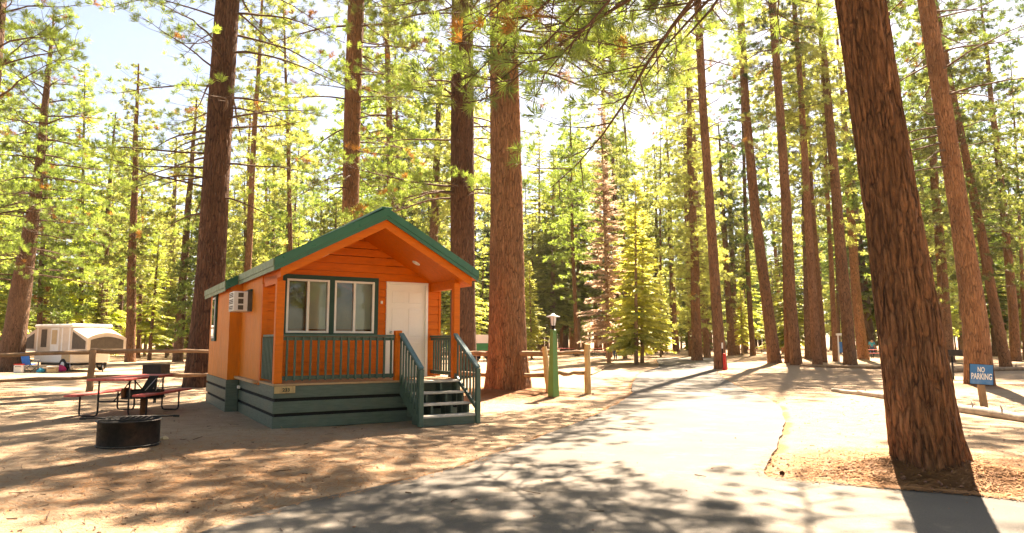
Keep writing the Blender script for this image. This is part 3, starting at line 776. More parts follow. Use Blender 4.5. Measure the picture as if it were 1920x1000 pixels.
# mid-distance trees read off one by one: base px, base py, trunk width px, px higher up, py higher up, kind, height, label
MID = [
    (1478, 683, 14, 1456, 200, 'p6', 33, 'thinner half of the close pair of brown trunks beyond the road bend'),
    (1533, 685, 20, 1503, 200, 'p7', 32, 'straight mid-brown trunk just right of the close pair beyond the road'),
    (1546, 680, 12, 1523, 300, 'p6', 30, 'thin trunk tight against the right side of a thicker brown one beyond the road'),
    (1567, 678, 12, 1548, 300, 'p7', 30, 'slim pine trunk left of the white-topped kiosk in the far campground'),
    (1595, 685, 27, 1566, 300, 'p6', 31, 'broad grey-brown trunk standing on the short dark log beyond the road'),
    (1619, 674, 22, 1594, 340, 'p7', 30, 'reddish trunk behind and right of the broad grey-brown one'),
    (1268, 662, 15, 1258, 400, 'p7', 31, 'straight brown trunk standing left of three slimmer ones at the far end of the road'),
    (1298, 668, 16, 1287, 400, 'p6', 32, 'grey trunk in the middle of the row at the far end of the road'),
    (1313, 662, 9, 1303, 400, 'p0', 30, 'thin trunk beside the grey one at the far end of the road'),
    (1327, 671, 14, 1311, 400, 'p7', 31, 'brown trunk left of the slim tree with the red marker'),
    (1396, 662, 13, 1391, 400, 'f2', 19, 'dark green fir right of the red marker post'),
    (1036, 664, 14, 1038, 300, 'f3', 25, 'tall fir with a pale straight trunk right behind the lamp lantern'),
    (1193, 684, 10, 1191, 300, 'f0', 12.5, 'bright green young fir standing at the road end, conical to the ground'),
    (1204, 681, 9, 1206, 300, 'f0', 11, 'slimmer young fir touching the bright conical one at the road end'),
    (1142, 680, 9, 1130, 300, 'fd', 19, 'dead fir with dry pinkish brown needles beside the road end'),
    (1172, 673, 10, 1170, 400, 'f3', 15, 'green fir between the dead pinkish one and the young conical one'),
    (1097, 655, 16, 1096, 400, 'p7', 32, 'dark brown trunk seen behind the pale wooden fence post'),
    (1122, 657, 18, 1121, 400, 'p0', 32, 'dark trunk left of the dead pinkish fir'),
    (302, 655, 10, 306, 400, 'p3', 30, 'thin dark trunk left of the thick trunk by the cabin, behind the fence'),
    (318, 661, 17, 326, 400, 'p1', 30, 'mid-brown trunk behind the fence, left of the thick trunk by the cabin'),
    (218, 664, 13, 248, 280, 'p1', 27, 'bare slanting trunk rising above the folding camper'),
    (733, 670, 12, 736, 200, 'p5', 24, 'thin dark trunk above the right slope of the cabin roof'),
    (822, 668, 20, 822, 200, 'p2', 30, 'orange-lit trunk between the roof peak and the dark trunk behind the porch'),
    (540, 668, 14, 541, 350, 'p3', 27, 'thin dark trunk above the left slope of the cabin roof'),
    (512, 664, 12, 513, 350, 'p1', 26, 'thin trunk left of another above the left slope of the cabin roof'),
    (1886, 690, 22, 1832, 420, 'p2', 28, 'leaning brown trunk tucked behind the orange one by the blue sign'),
    (1905, 678, 20, 1880, 430, 'p0', 29, 'dark trunk near the right edge of the photo behind the long thin log'),
    (1868, 668, 16, 1838, 200, 'f2', 23, 'dark fir right of the orange trunk by the blue sign'),
    (1812, 668, 24, 1790, 300, 'p3', 30, 'dark trunk seen between the huge leaning trunk and the orange one'),
    (1770, 662, 12, 1745, 450, 'f2', 20, 'dark-boughed fir right behind the huge leaning trunk'),
    (75, 676, 12, 85, 300, 'p5', 21, 'bushy pine behind the left half of the folding camper'),
    (150, 668, 12, 158, 200, 'f2', 31, 'tall pointed dark green fir above the folding camper'),
    (185, 664, 12, 190, 300, 'p5', 20, 'bushy pine behind the right half of the folding camper'),
    (262, 660, 9, 264, 300, 'f3', 17, 'green fir between the camper and the thin trunks behind the fence'),
    (-20, 676, 12, -10, 300, 'f3', 17, 'light green fir cut by the left edge of the photo behind the fence'),
    (455, 668, 12, 458, 300, 'p4', 19, 'bushy yellow-green pine right of the thick dark trunk, above the left cabin eave'),
    (600, 662, 12, 602, 300, 'p4', 20, 'bushy yellow-green pine behind the cabin roof, left of the reddish trunk'),
    (1000, 664, 9, 1000, 400, 'p4', 17, 'bushy pine just right of the thickest middle trunk'),
    (1345, 655, 8, 1340, 400, 'p4', 18, 'bushy pine behind the slim tree with the red marker'),
    (1062, 661, 12, 1062, 300, 'p5', 31, 'bushy pine with a pointed top just right of the lamp lantern'),
    (1084, 662, 10, 1083, 300, 'f3', 30, 'pale green pointed fir between the lamp lantern and the pale fence post'),
    (1012, 661, 11, 1011, 300, 'f3', 31, 'pale green pointed fir between the thickest middle trunk and the lamp lantern'),
    (1158, 660, 12, 1157, 300, 'p4', 32, 'bushy yellow-green pine rising behind the dead pinkish fir'),
    (1228, 661, 11, 1227, 300, 'p4', 29, 'bushy yellow-green pine behind the right side of the young conical firs'),
    (1210, 657, 11, 1208, 300, 'f3', 34, 'tall narrow fir rising behind the tops of the young conical firs'),
    (1560, 657, 8, 1550, 400, 'p5', 18, 'bushy pine behind the row of trunks beyond the road'),
]
pos = [(HB[k].x, HB[k].y, 2.5) for k in HB]
rg = random.Random(77)
for (bx, by, wpx, ux, uy, pr, H, lab) in MID:
    b = gnd(bx, by); q = at(ux, uy, b.y)
    tilt = math.atan2(q.x - b.x, q.z)
    put(pr, b.x, b.y, H, wpx * .86 * mpp(b), tilt, 0, rg.uniform(0, 6.28), lab)
    pos.append((b.x, b.y, 2.0))
# the woods behind, zone by zone
def zone(px):
    if px < 390: return 'behind the folding camper at the left'
    if px < 905: return 'behind the cabin'
    if px < 1260: return 'between the thick middle trunk and the road end'
    if px < 1660: return 'beyond the bend of the road'
    return 'right of the huge leaning trunk'
rg = random.Random(2024)
cnt = 0; tries = 0
while cnt < 205 and tries < 9000:
    tries += 1
    Y = 43 + 70 * rg.random() ** .8; X = rg.uniform(-.84, .84) * Y
    px = 960 + 1280 * X / Y
    if any((X - a) ** 2 + (Y - b_) ** 2 < (c + .4) ** 2 for a, b_, c in pos): continue
    if 1000 < px < 1290 and Y < 90 and (Y < 62 or rg.random() < .12): continue
    under = rg.random() < (.45 if px < 900 else .40)
    if Y < 55 and px > 1250: under = under and rg.random() < .3
    if px > 1250 and Y < 80 and not under and rg.random() < .55: continue
    if under: pr = rg.choice(['p4', 'p5', 'f0', 'f3' if 940 < px < 1300 else 'f1', 'f3', 'f0']); H = rg.uniform(8, 18)
    else: pr = rg.choice(['p0', 'p1', 'p2', 'p3', 'p6', 'p7', 'f2' if rg.random() < .5 else 'p0']); H = rg.uniform(24, 34)
    if 1000 < px < 1290 and not under: H *= .98
    if px < 420: H *= .74
    kd = 'fir' if pr[0] == 'f' else 'pine'
    size = 'young' if under else 'tall'
    lab = f'{size} {kd} in the distant woods {zone(px)}'
    put(pr, X, Y, H, None, rg.gauss(0, .025), rg.gauss(0, .02), rg.uniform(0, 6.28), lab, f'{size} {kd}s in the woods {zone(px)}')
    pos.append((X, Y, 1.6)); cnt += 1
print('background trees', cnt)
# a few trees beside and behind the camera's right that shade the foreground
def far_wood():
    """the far-off edge of the wood as one mass"""
    VV = []; MI = []; rgn = np.random.default_rng(9)
    srcs = [PROT[k] for k in ('p1', 'p4', 'f3', 'p5')]
    data = []
    for s in srcs:
        for ch in s.children:
            nm = ch.name.split('.')[0]
            if nm in ('trunk', 'crown'):
                me = ch.data; v = np.zeros(len(me.vertices) * 3, np.float32); me.vertices.foreach_get('co', v)
                l = np.zeros(len(me.loops), np.int32); me.loops.foreach_get('vertex_index', l)
                data.append((srcs.index(s), nm, v.reshape(-1, 3), l.reshape(-1, 4)))
    V = []; F = []; Mi = []; b = 0
    hs = [30, 16, 22, 16]
    for k in range(260):
        a = rgn.uniform(-.82, .82); Y = rgn.uniform(112, 165); X = a * Y
        si = int(rgn.choice([0, 0, 1, 2, 3])); H = rgn.uniform(20, 31) if si in (0, 2) else rgn.uniform(10, 18)
        if X / Y < -.45: H *= .7
        sc_ = H / hs[si]; r = rgn.random() * 6.28; cs, sn = math.cos(r), math.sin(r)
        for (j, nm, v, f) in data:
            if j != si: continue
            if nm == 'crown':
                keep = rgn.random(len(f)) < .33; vv = v[f[keep]]; c = vv[:, :1]; vv = c + (vv - c) * 1.5; vv = vv.reshape(-1, 3); ff = np.arange(len(vv)).reshape(-1, 4)
            else: vv = v; ff = f
            w_ = np.stack([vv[:, 0] * cs - vv[:, 1] * sn, vv[:, 0] * sn + vv[:, 1] * cs, vv[:, 2]], 1) * sc_ + np.array([X, Y, 0])
            V.append(w_); F.append(ff + b); b += len(w_); Mi.append(np.full(len(ff), {'trunk': 0}.get(nm, 1 + (si % 2)), np.int32))
    me = np_mesh('far_wood', np.concatenate(V), np.concatenate(F), 4, [M['bark'], M['needle'], M['needle_warm']], np.concatenate(Mi))
    tag(link('far_wood', me), 'far-off mass of sunlit pine wood closing the view behind all the trees', 'woods', kind='stuff')
    print('far wood', b)
far_wood()
def rear_wood():
    """the wood on the camera's own side of the road: it shades the open sky and stands in the window panes' reflections"""
    rgn = np.random.default_rng(19); V = []; F = []; Mi = []; b = 0; src = PROT['p2']; data = []
    for ch in src.children:
        nm = ch.name.split('.')[0]
        if nm in ('trunk', 'crown'):
            me = ch.data; v = np.zeros(len(me.vertices) * 3, np.float32); me.vertices.foreach_get('co', v)
            l = np.zeros(len(me.loops), np.int32); me.loops.foreach_get('vertex_index', l); data.append((nm, v.reshape(-1, 3), l.reshape(-1, 4)))
    for k in range(34):
        a = rgn.uniform(-1.9, 1.9); d = rgn.uniform(11, 34); X = math.sin(a) * d * 1.3; Y = -math.cos(a) * d - 2
        sc_ = rgn.uniform(.75, 1.); r = rgn.random() * 6.28; cs, sn = math.cos(r), math.sin(r)
        if Y > -4: continue
        for (nm, v, f) in data:
            if nm == 'crown':
                keep = rgn.random(len(f)) < .35; vv = v[f[keep]]; c = vv[:, :1]; vv = (c + (vv - c) * 1.5).reshape(-1, 3); ff = np.arange(len(vv)).reshape(-1, 4)
            else: vv = v; ff = f
            V.append(np.stack([vv[:, 0] * cs - vv[:, 1] * sn, vv[:, 0] * sn + vv[:, 1] * cs, vv[:, 2] * (.95 if nm == 'trunk' else .95)], 1) * sc_ + np.array([X, Y, 0])); F.append(ff + b); b += len(vv); Mi.append(np.full(len(ff), 0 if nm == 'trunk' else 1, np.int32))
    me = np_mesh('rear_wood', np.concatenate(V), np.concatenate(F), 4, [M['bark'], M['needle']], np.concatenate(Mi))
    tag(link('rear_wood', me), 'mass of pine wood on the near side of the campground, mirrored in the cabin windows', 'woods', kind='stuff')
rear_wood()

# ---------------------------------------------------------------- the cabin
def cabin():
    c0 = gnd(510, 806)
    root = empty('cabin', (c0.x, c0.y, 0), R(30.8), 'small orange wooden cabin with green gabled roof, front porch and steps', 'cabin')
    W = 3.50; D = 6.6; FW = 1.28; zf = .76; ev = 2.90; ap = 3.98; xm = 1.90
    ROOF_L = -.09; ROOF_R = 3.84; FR = -.22
    sl = (ap - ev) / (xm - ROOF_L + .02); slr = (ap - ev) / (ROOF_R - xm)
    def rz_(x): return ap - (xm - x) * sl if x < xm else ap - (x - xm) * slr
    W2 = 3.66   # main wall right end
    # walls: front wall of lap siding with openings
    wx0, wx1, wz0, wz1 = .44, 2.20, 1.66, 2.71
    dx0, dx1, dz1 = 2.46, 3.40, 2.74
    bm = MB(); z = zf; lap = .165
    while z < 3.7:
        z1 = min(z + lap - .014, 3.7)
        def seg(a, b):
            # clip under the roof
            if b - a < .02: return
            bm.add([(a, FW - .018, z), (b, FW - .018, z), (b, FW - .012, z1), (a, FW - .012, z1), (a, FW + .09, z), (b, FW + .09, z), (b, FW + .09, z1), (a, FW + .09, z1)],
                   [(0, 1, 2, 3), (4, 7, 6, 5), (0, 4, 5, 1), (3, 2, 6, 7), (0, 3, 7, 4), (1, 5, 6, 2)])
        lo, hi = 0.10, W2
        zz = z + lap * .5
        if zz > rz_(lo) - .28: lo = xm - (ap - .28 - zz) / sl; hi2 = xm + (ap - .28 - zz) / slr; hi = min(hi, hi2)
        if lo < hi:
            cuts = []
            if z < wz1 and z1 > wz0: cuts.append((wx0, wx1))
            if z < dz1: cuts.append((dx0, dx1))
            a = lo
            for q in cuts: seg(a, q[0]); a = q[1]
            seg(a, hi)
        z += lap
    bk = MB()
    for (a, b, p, q) in ((.11, wx0, zf, 3.0), (wx0, wx1, zf, wz0), (wx0, wx1, wz1, 3.2), (wx1, dx0, zf, 3.3), (dx0, dx1, dz1, 2.95), (dx1, W2 - .01, zf, 2.75)): bk.box(a + .001, b - .001, FW + .012, FW + .05, p, q)
    fwl = bm.build('front_wall', M['orange'], root); bk.build('wall_backing', M['orange'], fwl)
    # side and rear walls, inner dark lining
    bm = MB()
    bm.box(0.0, .09, FW + .05, 3.55, zf - .08, ev - .12)
    for k in range(1, 8):  # shallow vertical battens of the panel siding
        pass
    bm.box(.02, .09, FW + .0951, 3.5, ev - .119, ev + .05)
    bm.build('side_wall', M['orange_side'], root)
    bm = MB(); bm.box(-.24, -.12, 3.553, D, zf - .08, ev - .24); bm.box(-.2402, .25, 3.50, 3.552, zf - .08, ev - .1); bm.build('bay_wall', M['orange_side'], root)
    bm = MB(); bm.box(W2 - .09, W2 - .001, FW + .095, D, zf, ev); bm.box(-.119, W2 - .0902, D - .09, D - .001, zf, ev)
    bm.prism([(-.11, ev + .001), (W2 - .1, ev + .001), (W2 - .1, rz_(W2 - .1) - .3), (xm, ap - .3), (-.11, rz_(-.11) - .3)], D - .08, D - .01)
    bm.build('rear_wall', M['orange'], root)
    MB().box(-.1, W2 - .1, FW + .1, D - .1, zf - .05, zf).build('floor', M['deck'], root)
    MB().box(0.0, .10, FW - .03, FW + .10, zf - .06, rz_(.05) - .4).build('corner_board', M['orange'], root)
    MB().box(W2, W2 + .05, FW - .03, FW + .08, zf, rz_(W2) - .42).build('corner_board', M['orange'], root)
    # roof: two slabs, front fascia in two steps, eave fascia
    bm = MB()
    def slab(m, xa, xb, y0, y1, t0, t1):
        za, zb = rz_(xa), rz_(xb)
        m.add([(xa, y0, za - t0), (xb, y0, zb - t0), (xb, y1, zb - t0), (xa, y1, za - t0), (xa, y0, za - t1), (xb, y0, zb - t1), (xb, y1, zb - t1), (xa, y1, za - t1)],
              [(0, 1, 2, 3), (7, 6, 5, 4), (4, 5, 1, 0), (5, 6, 2, 1), (6, 7, 3, 2), (7, 4, 0, 3)])
    slab(bm, ROOF_L, xm, FR + .03, 3.42, .0, .05); slab(bm, xm, ROOF_R, FR + .03, D + .25, .0, .05)
    slab(bm, ROOF_L - .26, xm, 3.43, D + .25, -.008, .05)
    # standing ribs
    for k in range(17):
        y = FR + .2 + k * .42
        if y > D + .1: break
        for xa, xb in ((ROOF_L + .02 if y < 3.3 else ROOF_L - .24, xm - .03), (xm + .03, ROOF_R - .02)):
            slab(bm, xa, xb, y, y + .035, -.028, -.004)
    bm.bar((xm, FR, ap + .012), (xm, D + .25, ap + .012), .20, .04)
    bm.build('roof', M['roof_green'], root)
    bm = MB()
    slab(bm, ROOF_L - .012, xm, FR - .012, FR + .028, -.015, .13); slab(bm, xm + .0, ROOF_R + .012, FR - .012, FR + .028, -.015, .13)
    slab(bm, ROOF_L - .0, xm, FR + .002, FR + .027, .131, .205); slab(bm, xm, ROOF_R, FR + .002, FR + .027, .131, .205)
    bm.build('gable_fascia', M['roof_green'], root)
    bm = MB(); slab(bm, ROOF_L - .27, ROOF_L - .02, 3.40, 3.428, -.015, .17); bm.build('gable_fascia', M['roof_green'], root)
    zl = rz_(ROOF_L); zl2 = rz_(ROOF_L - .26)
    bm = MB(); bm.box(ROOF_L - .03, ROOF_L - .001, FR + .03, 3.39, zl - .12, zl + .012); bm.box(ROOF_L - .016, ROOF_L - .001, FR + .03, 3.39, zl - .20, zl - .121)
    bm.box(ROOF_L - .29, ROOF_L - .261, 3.41, D + .25, zl2 - .12, zl2 + .014); bm.box(ROOF_L - .276, ROOF_L - .261, 3.43, D + .25, zl2 - .20, zl2 - .121)
    bm.box(ROOF_R + .001, ROOF_R + .03, FR + .03, D + .25, ev - .2, ev + .01)
    bm.build('eave_fascia', M['fascia_pale'], root)
    # orange ceiling boxed below the roof, with its front board
    bm = MB()
    slab(bm, ROOF_L + .012, xm, FR + .03, 3.38, .06, .19); slab(bm, xm, ROOF_R - .012, FR + .03, D + .2, .06, .19)
    slab(bm, ROOF_L - .24, ROOF_L + .01, 3.43, D + .2, .06, .17)
    slab(bm, .02, xm, FR + .08, FW + .05, .191, .36); slab(bm, xm, 3.74, FR + .08, FW + .05, .191, .36)
    bm.build('porch_ceiling', M['orange'], root)
    # header beams from post to wall
    MB().box(3.47, 3.61, .132, FW - .02, 2.56, 2.74).build('header_beam', M['orange'], root); MB().box(.02, .12, .142, FW - .035, 2.52, 2.70).build('header_beam', M['orange'], root)
    for x in (1.0, 2.85):
        bm = MB(); z = rz_(x) - .366; ang = math.atan(sl) * (-1 if x < xm else 1)
        m = Matrix.Translation((x, .62, z)) @ Matrix.Rotation(ang, 4, 'Y')
        bm.lathe([(.0, -.012), (.07, -.012), (.085, -.006), (.085, .006)], 18); bm.v = [tuple(m @ Vector(v)) for v in bm.v]
        l = bm.build('recessed_light', M['white'], root)
    # porch posts
    def post(x0, x1, y0, y1, z0, z1): MB().box(x0, x1, y0, y1, z0, z1, bev=.008).build('porch_post', M['orange'], root)
    post(-.005, .135, -.004, .14, zf + .01, rz_(.0) - .40)
    post(3.42, 3.55, .0, .13, zf + .01, rz_(3.55) - .401)
    post(2.20, 2.33, .0, .12, zf - .02, 1.70)
    # window: two sliders in a green surround
    tr = MB(); g = .085
    tr.box(wx0 - g, wx1 + g, FW - .045, FW - .02, wz1, wz1 + g); tr.box(wx0 - g, wx1 + g, FW - .045, FW - .02, wz0 - g * .6, wz0)
    tr.box(wx0 - g, wx0, FW - .045, FW - .02, wz0, wz1); tr.box(wx1, wx1 + g, FW - .045, FW - .02, wz0, wz1)
    xc = (wx0 + wx1) / 2; tr.box(xc - .05, xc + .05, FW - .045, FW + .03, wz0, wz1)
    tr.build('window_surround', M['trim_green'], root)
    for (a, b) in ((wx0, xc - .052), (xc + .052, wx1)):
        f = MB(); fr = .04; y0, y1 = FW - .05, FW + .03
        f.box(a, b, y0, y1, wz1 - fr, wz1, bev=.004); f.box(a, b, y0, y1, wz0, wz0 + fr, bev=.004); f.box(a, a + fr, y0, y1, wz0 + fr, wz1 - fr); f.box(b - fr, b, y0, y1, wz0 + fr, wz1 - fr)
        mx = (a + b) / 2; f.box(mx - .022, mx + .022, y0 + .005, y1, wz0 + fr, wz1 - fr)
        win = f.build('window', M['white'], root)
        MB().box(a + fr, mx - .022, FW + .002, FW + .006, wz0 + fr, wz1 - fr).build('pane', M['glass'], win)
        MB().box(mx + .022, b - fr, FW + .002, FW + .006, wz0 + fr, wz1 - fr).build('pane', M['glass'], win)
        bl = MB(); z = wz0 + fr + .05
        while z < wz1 - .03:
            m = Matrix.Translation((0, FW + .05, z)) @ Matrix.Rotation(R(74), 4, 'X')
            bl.box(mx + .026, b - fr + .0, -.012, .012, -.0008, .0008, m); z += .0215
        blo = bl.build('blind', M['white'], win)
        bl = MB(); z = wz0 + fr + .06
        while z < wz1 - .03:
            m = Matrix.Translation((0, FW + .075, z)) @ Matrix.Rotation(R(60), 4, 'X')
            bl.box(a + fr + .015, mx - .02, -.012, .012, -.0008, .0008, m); z += .024
        bl.build('blind', M['rail_wood'], win)
    # door with raised panels and frame
    d = MB(); d.box(dx0, dx1, FW - .005, FW + .04, zf + .02, dz1)
    dr = MB(); fw = .055
    dr.box(dx0, dx0 + fw, FW - .05, FW - .006, zf + .005, dz1, bev=.004); dr.box(dx1 - fw, dx1, FW - .05, FW - .006, zf + .005, dz1, bev=.004); dr.box(dx0 + fw, dx1 - fw, FW - .05, FW - .006, dz1 - fw, dz1, bev=.004)
    door = d.build('door', M['door'], root)
    dr.build('door_frame', M['door'], door)
    pn = MB()
    for (a, b) in ((dx0 + .14, (dx0 + dx1) / 2 - .04), ((dx0 + dx1) / 2 + .04, dx1 - .14)):
        for (p, q) in ((zf + .22, zf + .72), (zf + .84, zf + 1.42), (zf + 1.54, zf + 1.78)):
            pn.box(a, b, FW - .0125, FW - .004, p, q, bev=.006)
    pn.build('door_panel', M['door'], door)
    kb = MB(); kb.lathe([(.0, -.07), (.022, -.065), (.028, -.045), (.012, -.03), (.012, .0), (.03, .0)], 14)
    m = Matrix.Translation((dx0 + .12, FW - .006, zf + .92)) @ Matrix.Rotation(R(-90), 4, 'X'); kb.v = [tuple(m @ Vector(v)) for v in kb.v]
    kb.build('door_knob', M['metal'], door)
    MB().box(dx0 + .02, dx1 - .02, FW - .09, FW - .001, zf + .001, zf + .03, bev=.005).build('threshold', M['white'], door)
    bt = MB(); bt.box(2.34, 2.385, FW - .04, FW - .019, 2.27, 2.33, bev=.006); bt.build('doorbell', M['white'], root)
    # deck
    dk = MB()
    y = -.02; k = 0
    while y < FW - .04:
        dk.box(-.015, 3.56, y, min(y + .135, FW - .04), zf - .03, zf + .006, bev=.004); y += .142
    dk.build('deck', M['deck'], root)
    # skirting boards with dark slots
    bm = MB()
    rows = [(.0, .205), (.262, .462), (.52, .727)]
    for z0, z1 in rows:
        bm.box(.0, 3.55, -.001, .024, z0, z1, bev=.004)
    fs = bm.build('skirt_front', M['green_board'], root)
    bm = MB()
    for z0, z1 in [(.0, .205), (.262, .462), (.52, .677)]:
        bm.box(.0001, .024, .026, 3.50, z0, z1 if z1 > .6 else z1, bev=.004)
        bm.box(-.262, -.24, 3.49, D, z0, z1, bev=.004)
    bm.box(.0001, .024, .026, FW - .04, .6772, .727)
    bm.build('skirt_side', M['green_board'], root)
    bm = MB(); bm.box(-.262, -.01, 3.462, 3.488, .0, .68, bev=.004); bm.box(3.551, 3.57, .0, FW, .0, .70); bm.box(3.64, 3.66, FW, D, .0, .74); bm.build('skirt_return', M['green_board'], root)
    MB().box(.03, 3.54, .03, D - .05, -.05, .70).build('slot_shade_block', M['dark'], root)  # solid black block stands in for shade behind the skirting slots
    MB().box(-.234, .05, 3.51, D - .04, -.05, .675).build('slot_shade_block', M['dark'], root)
    # number plate
    pl = MB(); pl.box(.008, .36, -.03, -.004, zf - .155, zf - .035, bev=.004); p = pl.build('number_plate', M['post_wood'], root)
    text('233', .085, (.14, -.036, zf - .125), (R(90), 0, 0), M['trim_green'], p, 'house_number', .004)
    # railings
    def rail(a, b, y0=None, ztop=1.62, zbot=.86, nb=10, mat='green_rail', cap=True):
        r = MB(); a = Vector(a); b = Vector(b)
        r.bar(a + Vector((0, 0, ztop - .02)), b + Vector((0, 0, ztop - .02)), .075, .04); r.bar(a + Vector((0, 0, zbot)), b + Vector((0, 0, zbot)), .04, .07)
        r.bar(a + Vector((0, 0, ztop - .075)), b + Vector((0, 0, ztop - .075)), .034, .06)
        o = r.build('porch_railing', M[mat], root)
        bb = MB()
        dn = (b - a).normalized(); nn_ = Vector((dn.y, -dn.x, 0)) * .036
        for k in range(nb):
            p = a.lerp(b, (k + .5) / nb) + nn_; bb.bar(p + Vector((0, 0, zbot - .05)), p + Vector((0, 0, ztop - .045)), .036, .034, (dn.x, dn.y, 0))
        bb.build('balusters', M[mat], o)
    rail((.14, .06, 0), (2.19, .06, 0), nb=15)
    rail((.07, FW - .04, 0), (.07, .15, 0), nb=9)
    rail((3.49, .14, 0), (3.49, FW - .04, 0), nb=9)
    # steps: four treads, stringers and stair rails
    sx0, sx1 = 2.345, 3.42; n = 4; run = .235
    st = empty('stairs', (0, 0, 0)); st.parent = root
    for k in range(n):
        zt = zf - .012 - k * .19 if k else zf - .004
        y0 = -.02 - (k) * run; 
        t = MB(); t.box(sx0 + .003, sx1 - .003, y0 - run + (0 if k else run * .0), y0 - .0 if k else y0 - .002, zt - .038, zt, bev=.006); t.build('tread', M['tread'], st)
    for xs in (sx0 + .001, (sx0 + sx1) / 2 - .25, (sx0 + sx1) / 2 + .15, sx1 - .045):
        bm = MB()
        for k in range(n):
            zt = zf - .05 - k * .19; y0 = -.02 - k * run
            bm.box(xs, xs + .04, y0 - run + .03, y0 - .002, .0 if k == n - 1 else max(.0, zt - .40), zt - .002)
        bm.build('stringer', M['green_board'], st)
    yb = -.02 - n * run
    MB().box(sx0 + .002, sx1 - .002, yb + .0, yb + .026, .0, zf - .05 - 3 * .19 - .0).build('riser', M['green_board'], st)
    for xs in (sx0 - .03, sx1 + .03):
        r = MB()
        top = Vector((xs, -.0, 1.64)); bot = Vector((xs, yb - .02, 1.02))
        ra = MB(); ra.bar(top, bot, .085, .045); 
        ro = ra.build('stair_railing', M['handrail'], st)
        r.bar(bot + Vector((0, 0.02, -1.02)), bot + Vector((0, .02, -.02)), .085, .085, (0, 1, 0))
        lo = Vector((0, 0, -.80)); r.bar(top + lo + Vector((0, .0, 0)), bot + lo + Vector((0, 0, .02)), .04, .075)
        r.bar(top + Vector((0, 0, -.055)), bot + Vector((0, 0, -.055)), .035, .05)
        if xs < 2.8: r.bar(top + Vector((0, 0, -1.0)), bot + Vector((0, .05, -.92)), .03, .24)
        r.build('rail_frame', M['green_stair'], ro)
        bb = MB(); nb = 7
        off = -.03 if xs < 3 else .03
        for k in range(nb):
            p = top.lerp(bot, (k + .45) / (nb + .3)); bb.bar(p + Vector((off, 0, -.88)), p + Vector((off, 0, -.04)), .03, .035, (0, 1, 0))
        bb.build('balusters', M['green_stair'], ro)
    # air conditioner in the side wall
    ac = MB(); y0, y1, z0, z1 = 2.30, 2.86, 2.10, 2.50
    ac.box(-.36, .02, y0, y1, z0, z1, bev=.012); a = ac.build('air_conditioner', M['white'], root)
    gr = MB()
    for (p, q) in ((z0 + .03, z0 + .12), (z0 + .15, z0 + .25), (z0 + .28, z0 + .37)):
        gr.box(-.27, -.17, y0 - .004, y0 + .002, p, q)
        gr.box(-.365, -.358, y0 + .05, y1 - .05, p, q)
    gr.build('grille', M['mesh_win'], a)
    lv = MB()
    for k in range(10): lv.box(-.368, -.359, y0 + .04, y1 - .04, z0 + .04 + k * .033, z0 + .05 + k * .033)
    lv.build('louvre', M['white'], a)
    MB().box(-.09, -.005, y0 - .012, y0 - .001, z0 - .0, z1 + .04).build('side_flange', M['mesh_win'], a)
    MB().box(-.05, -.004, y0 - .03, y1 + .05, z1 + .002, z1 + .05).build('trim_board', M['trim_green'], a)
    # narrow window in the bay wall
    s = MB(); s.box(-.285, -.2405, 5.35, 5.93, 1.50, 2.62); s.build('window_surround', M['trim_green'], root)
    s = MB(); s.box(-.30, -.2855, 5.42, 5.86, 1.57, 2.55, bev=.004); wn = s.build('window', M['white'], root)
    MB().box(-.304, -.3005, 5.47, 5.81, 1.62, 2.50).build('pane', M['glass'], wn)
    # pale service box at the foot of the wall joint
    MB().box(-.05, -.002, 3.25, 3.40, .50, .56, bev=.005).build('vent_cover', M['white'], root)
    return root

FONT = {
 'N': ['10001', '11001', '10101', '10011', '10001'], }
def text(body, size, loc, rot, mat, parent, name, depth=.003, width=None):
    cu = bpy.data.curves.new(name, 'FONT'); cu.body = body; cu.size = size; cu.extrude = depth; cu.offset = size * .018
    o = bpy.data.objects.new(name, cu)
    COL.objects.link(o)
    dg = bpy.context.evaluated_depsgraph_get(); dg.update()
    me = bpy.data.meshes.new_from_object(o.evaluated_get(dg))
    bpy.data.objects.remove(o)
    me.materials.clear(); me.materials.append(mat)
    if width:
        xs = [v.co.x for v in me.vertices]; wd = max(xs) - min(xs); mn = min(xs)
        for v in me.vertices: v.co.x = (v.co.x - mn) * width / wd
    ob = link(name, me, parent); ob.location = loc; ob.rotation_euler = rot
    return ob
M['handrail'] = simple('blue_grey_handrail', (.10, .19, .21), .6, var=.15, spec=.25)
M['green_stair'] = simple('grey_green_stair_paint', (.07, .115, .09), .45, var=.2, scale=6)
cabin()

# ---------------------------------------------------------------- camp things
def fire_ring():
    b = gnd(240, 838); o = empty('fire_ring', (b.x, b.y, gz(b.x, b.y) - .02), R(18), 'round black steel fire ring with a folded grate on the shaded sand', 'fire ring')
    m = MB(); r = .40; h = .37; m.lathe([(r, 0), (r, h), (r + .02, h + .005), (r + .02, h + .02), (r - .012, h + .02), (r - .012, 0)], 48); m.build('ring', M['black_metal'], o)
    g = MB()
    for k in range(9):
        x = -.30 + k * .075; g.tube([(x, -.28, h + .035), (x, .26, h + .035)], .006, 6)
    g.tube([(-.33, -.28, h + .035), (.33, -.28, h + .035), (.33, .26, h + .035), (-.33, .26, h + .035), (-.33, -.28, h + .035)], .009, 6)
    g.build('grate', M['black_metal'], o)
    for s in (-1, 1):
        a = MB(); a.tube([(s * .30, 0, h + .045), (s * .43, .02, h + .05), (s * .58, .05, h + .045)], .012, 8); a.tube([(s * .56, .045, h + .045), (s * .64, .06, h + .04)], .017, 8); a.build('handle', M['black_metal'], o)
    a = MB(); a.lathe([(0, .1), (.25, .09), (.42, .05)], 24); a.build('ash', M['ash'], o)
M['ash'] = simple('grey_ash', (.12, .11, .10), .95, var=.4, scale=12, bmp=.8)
fire_ring()
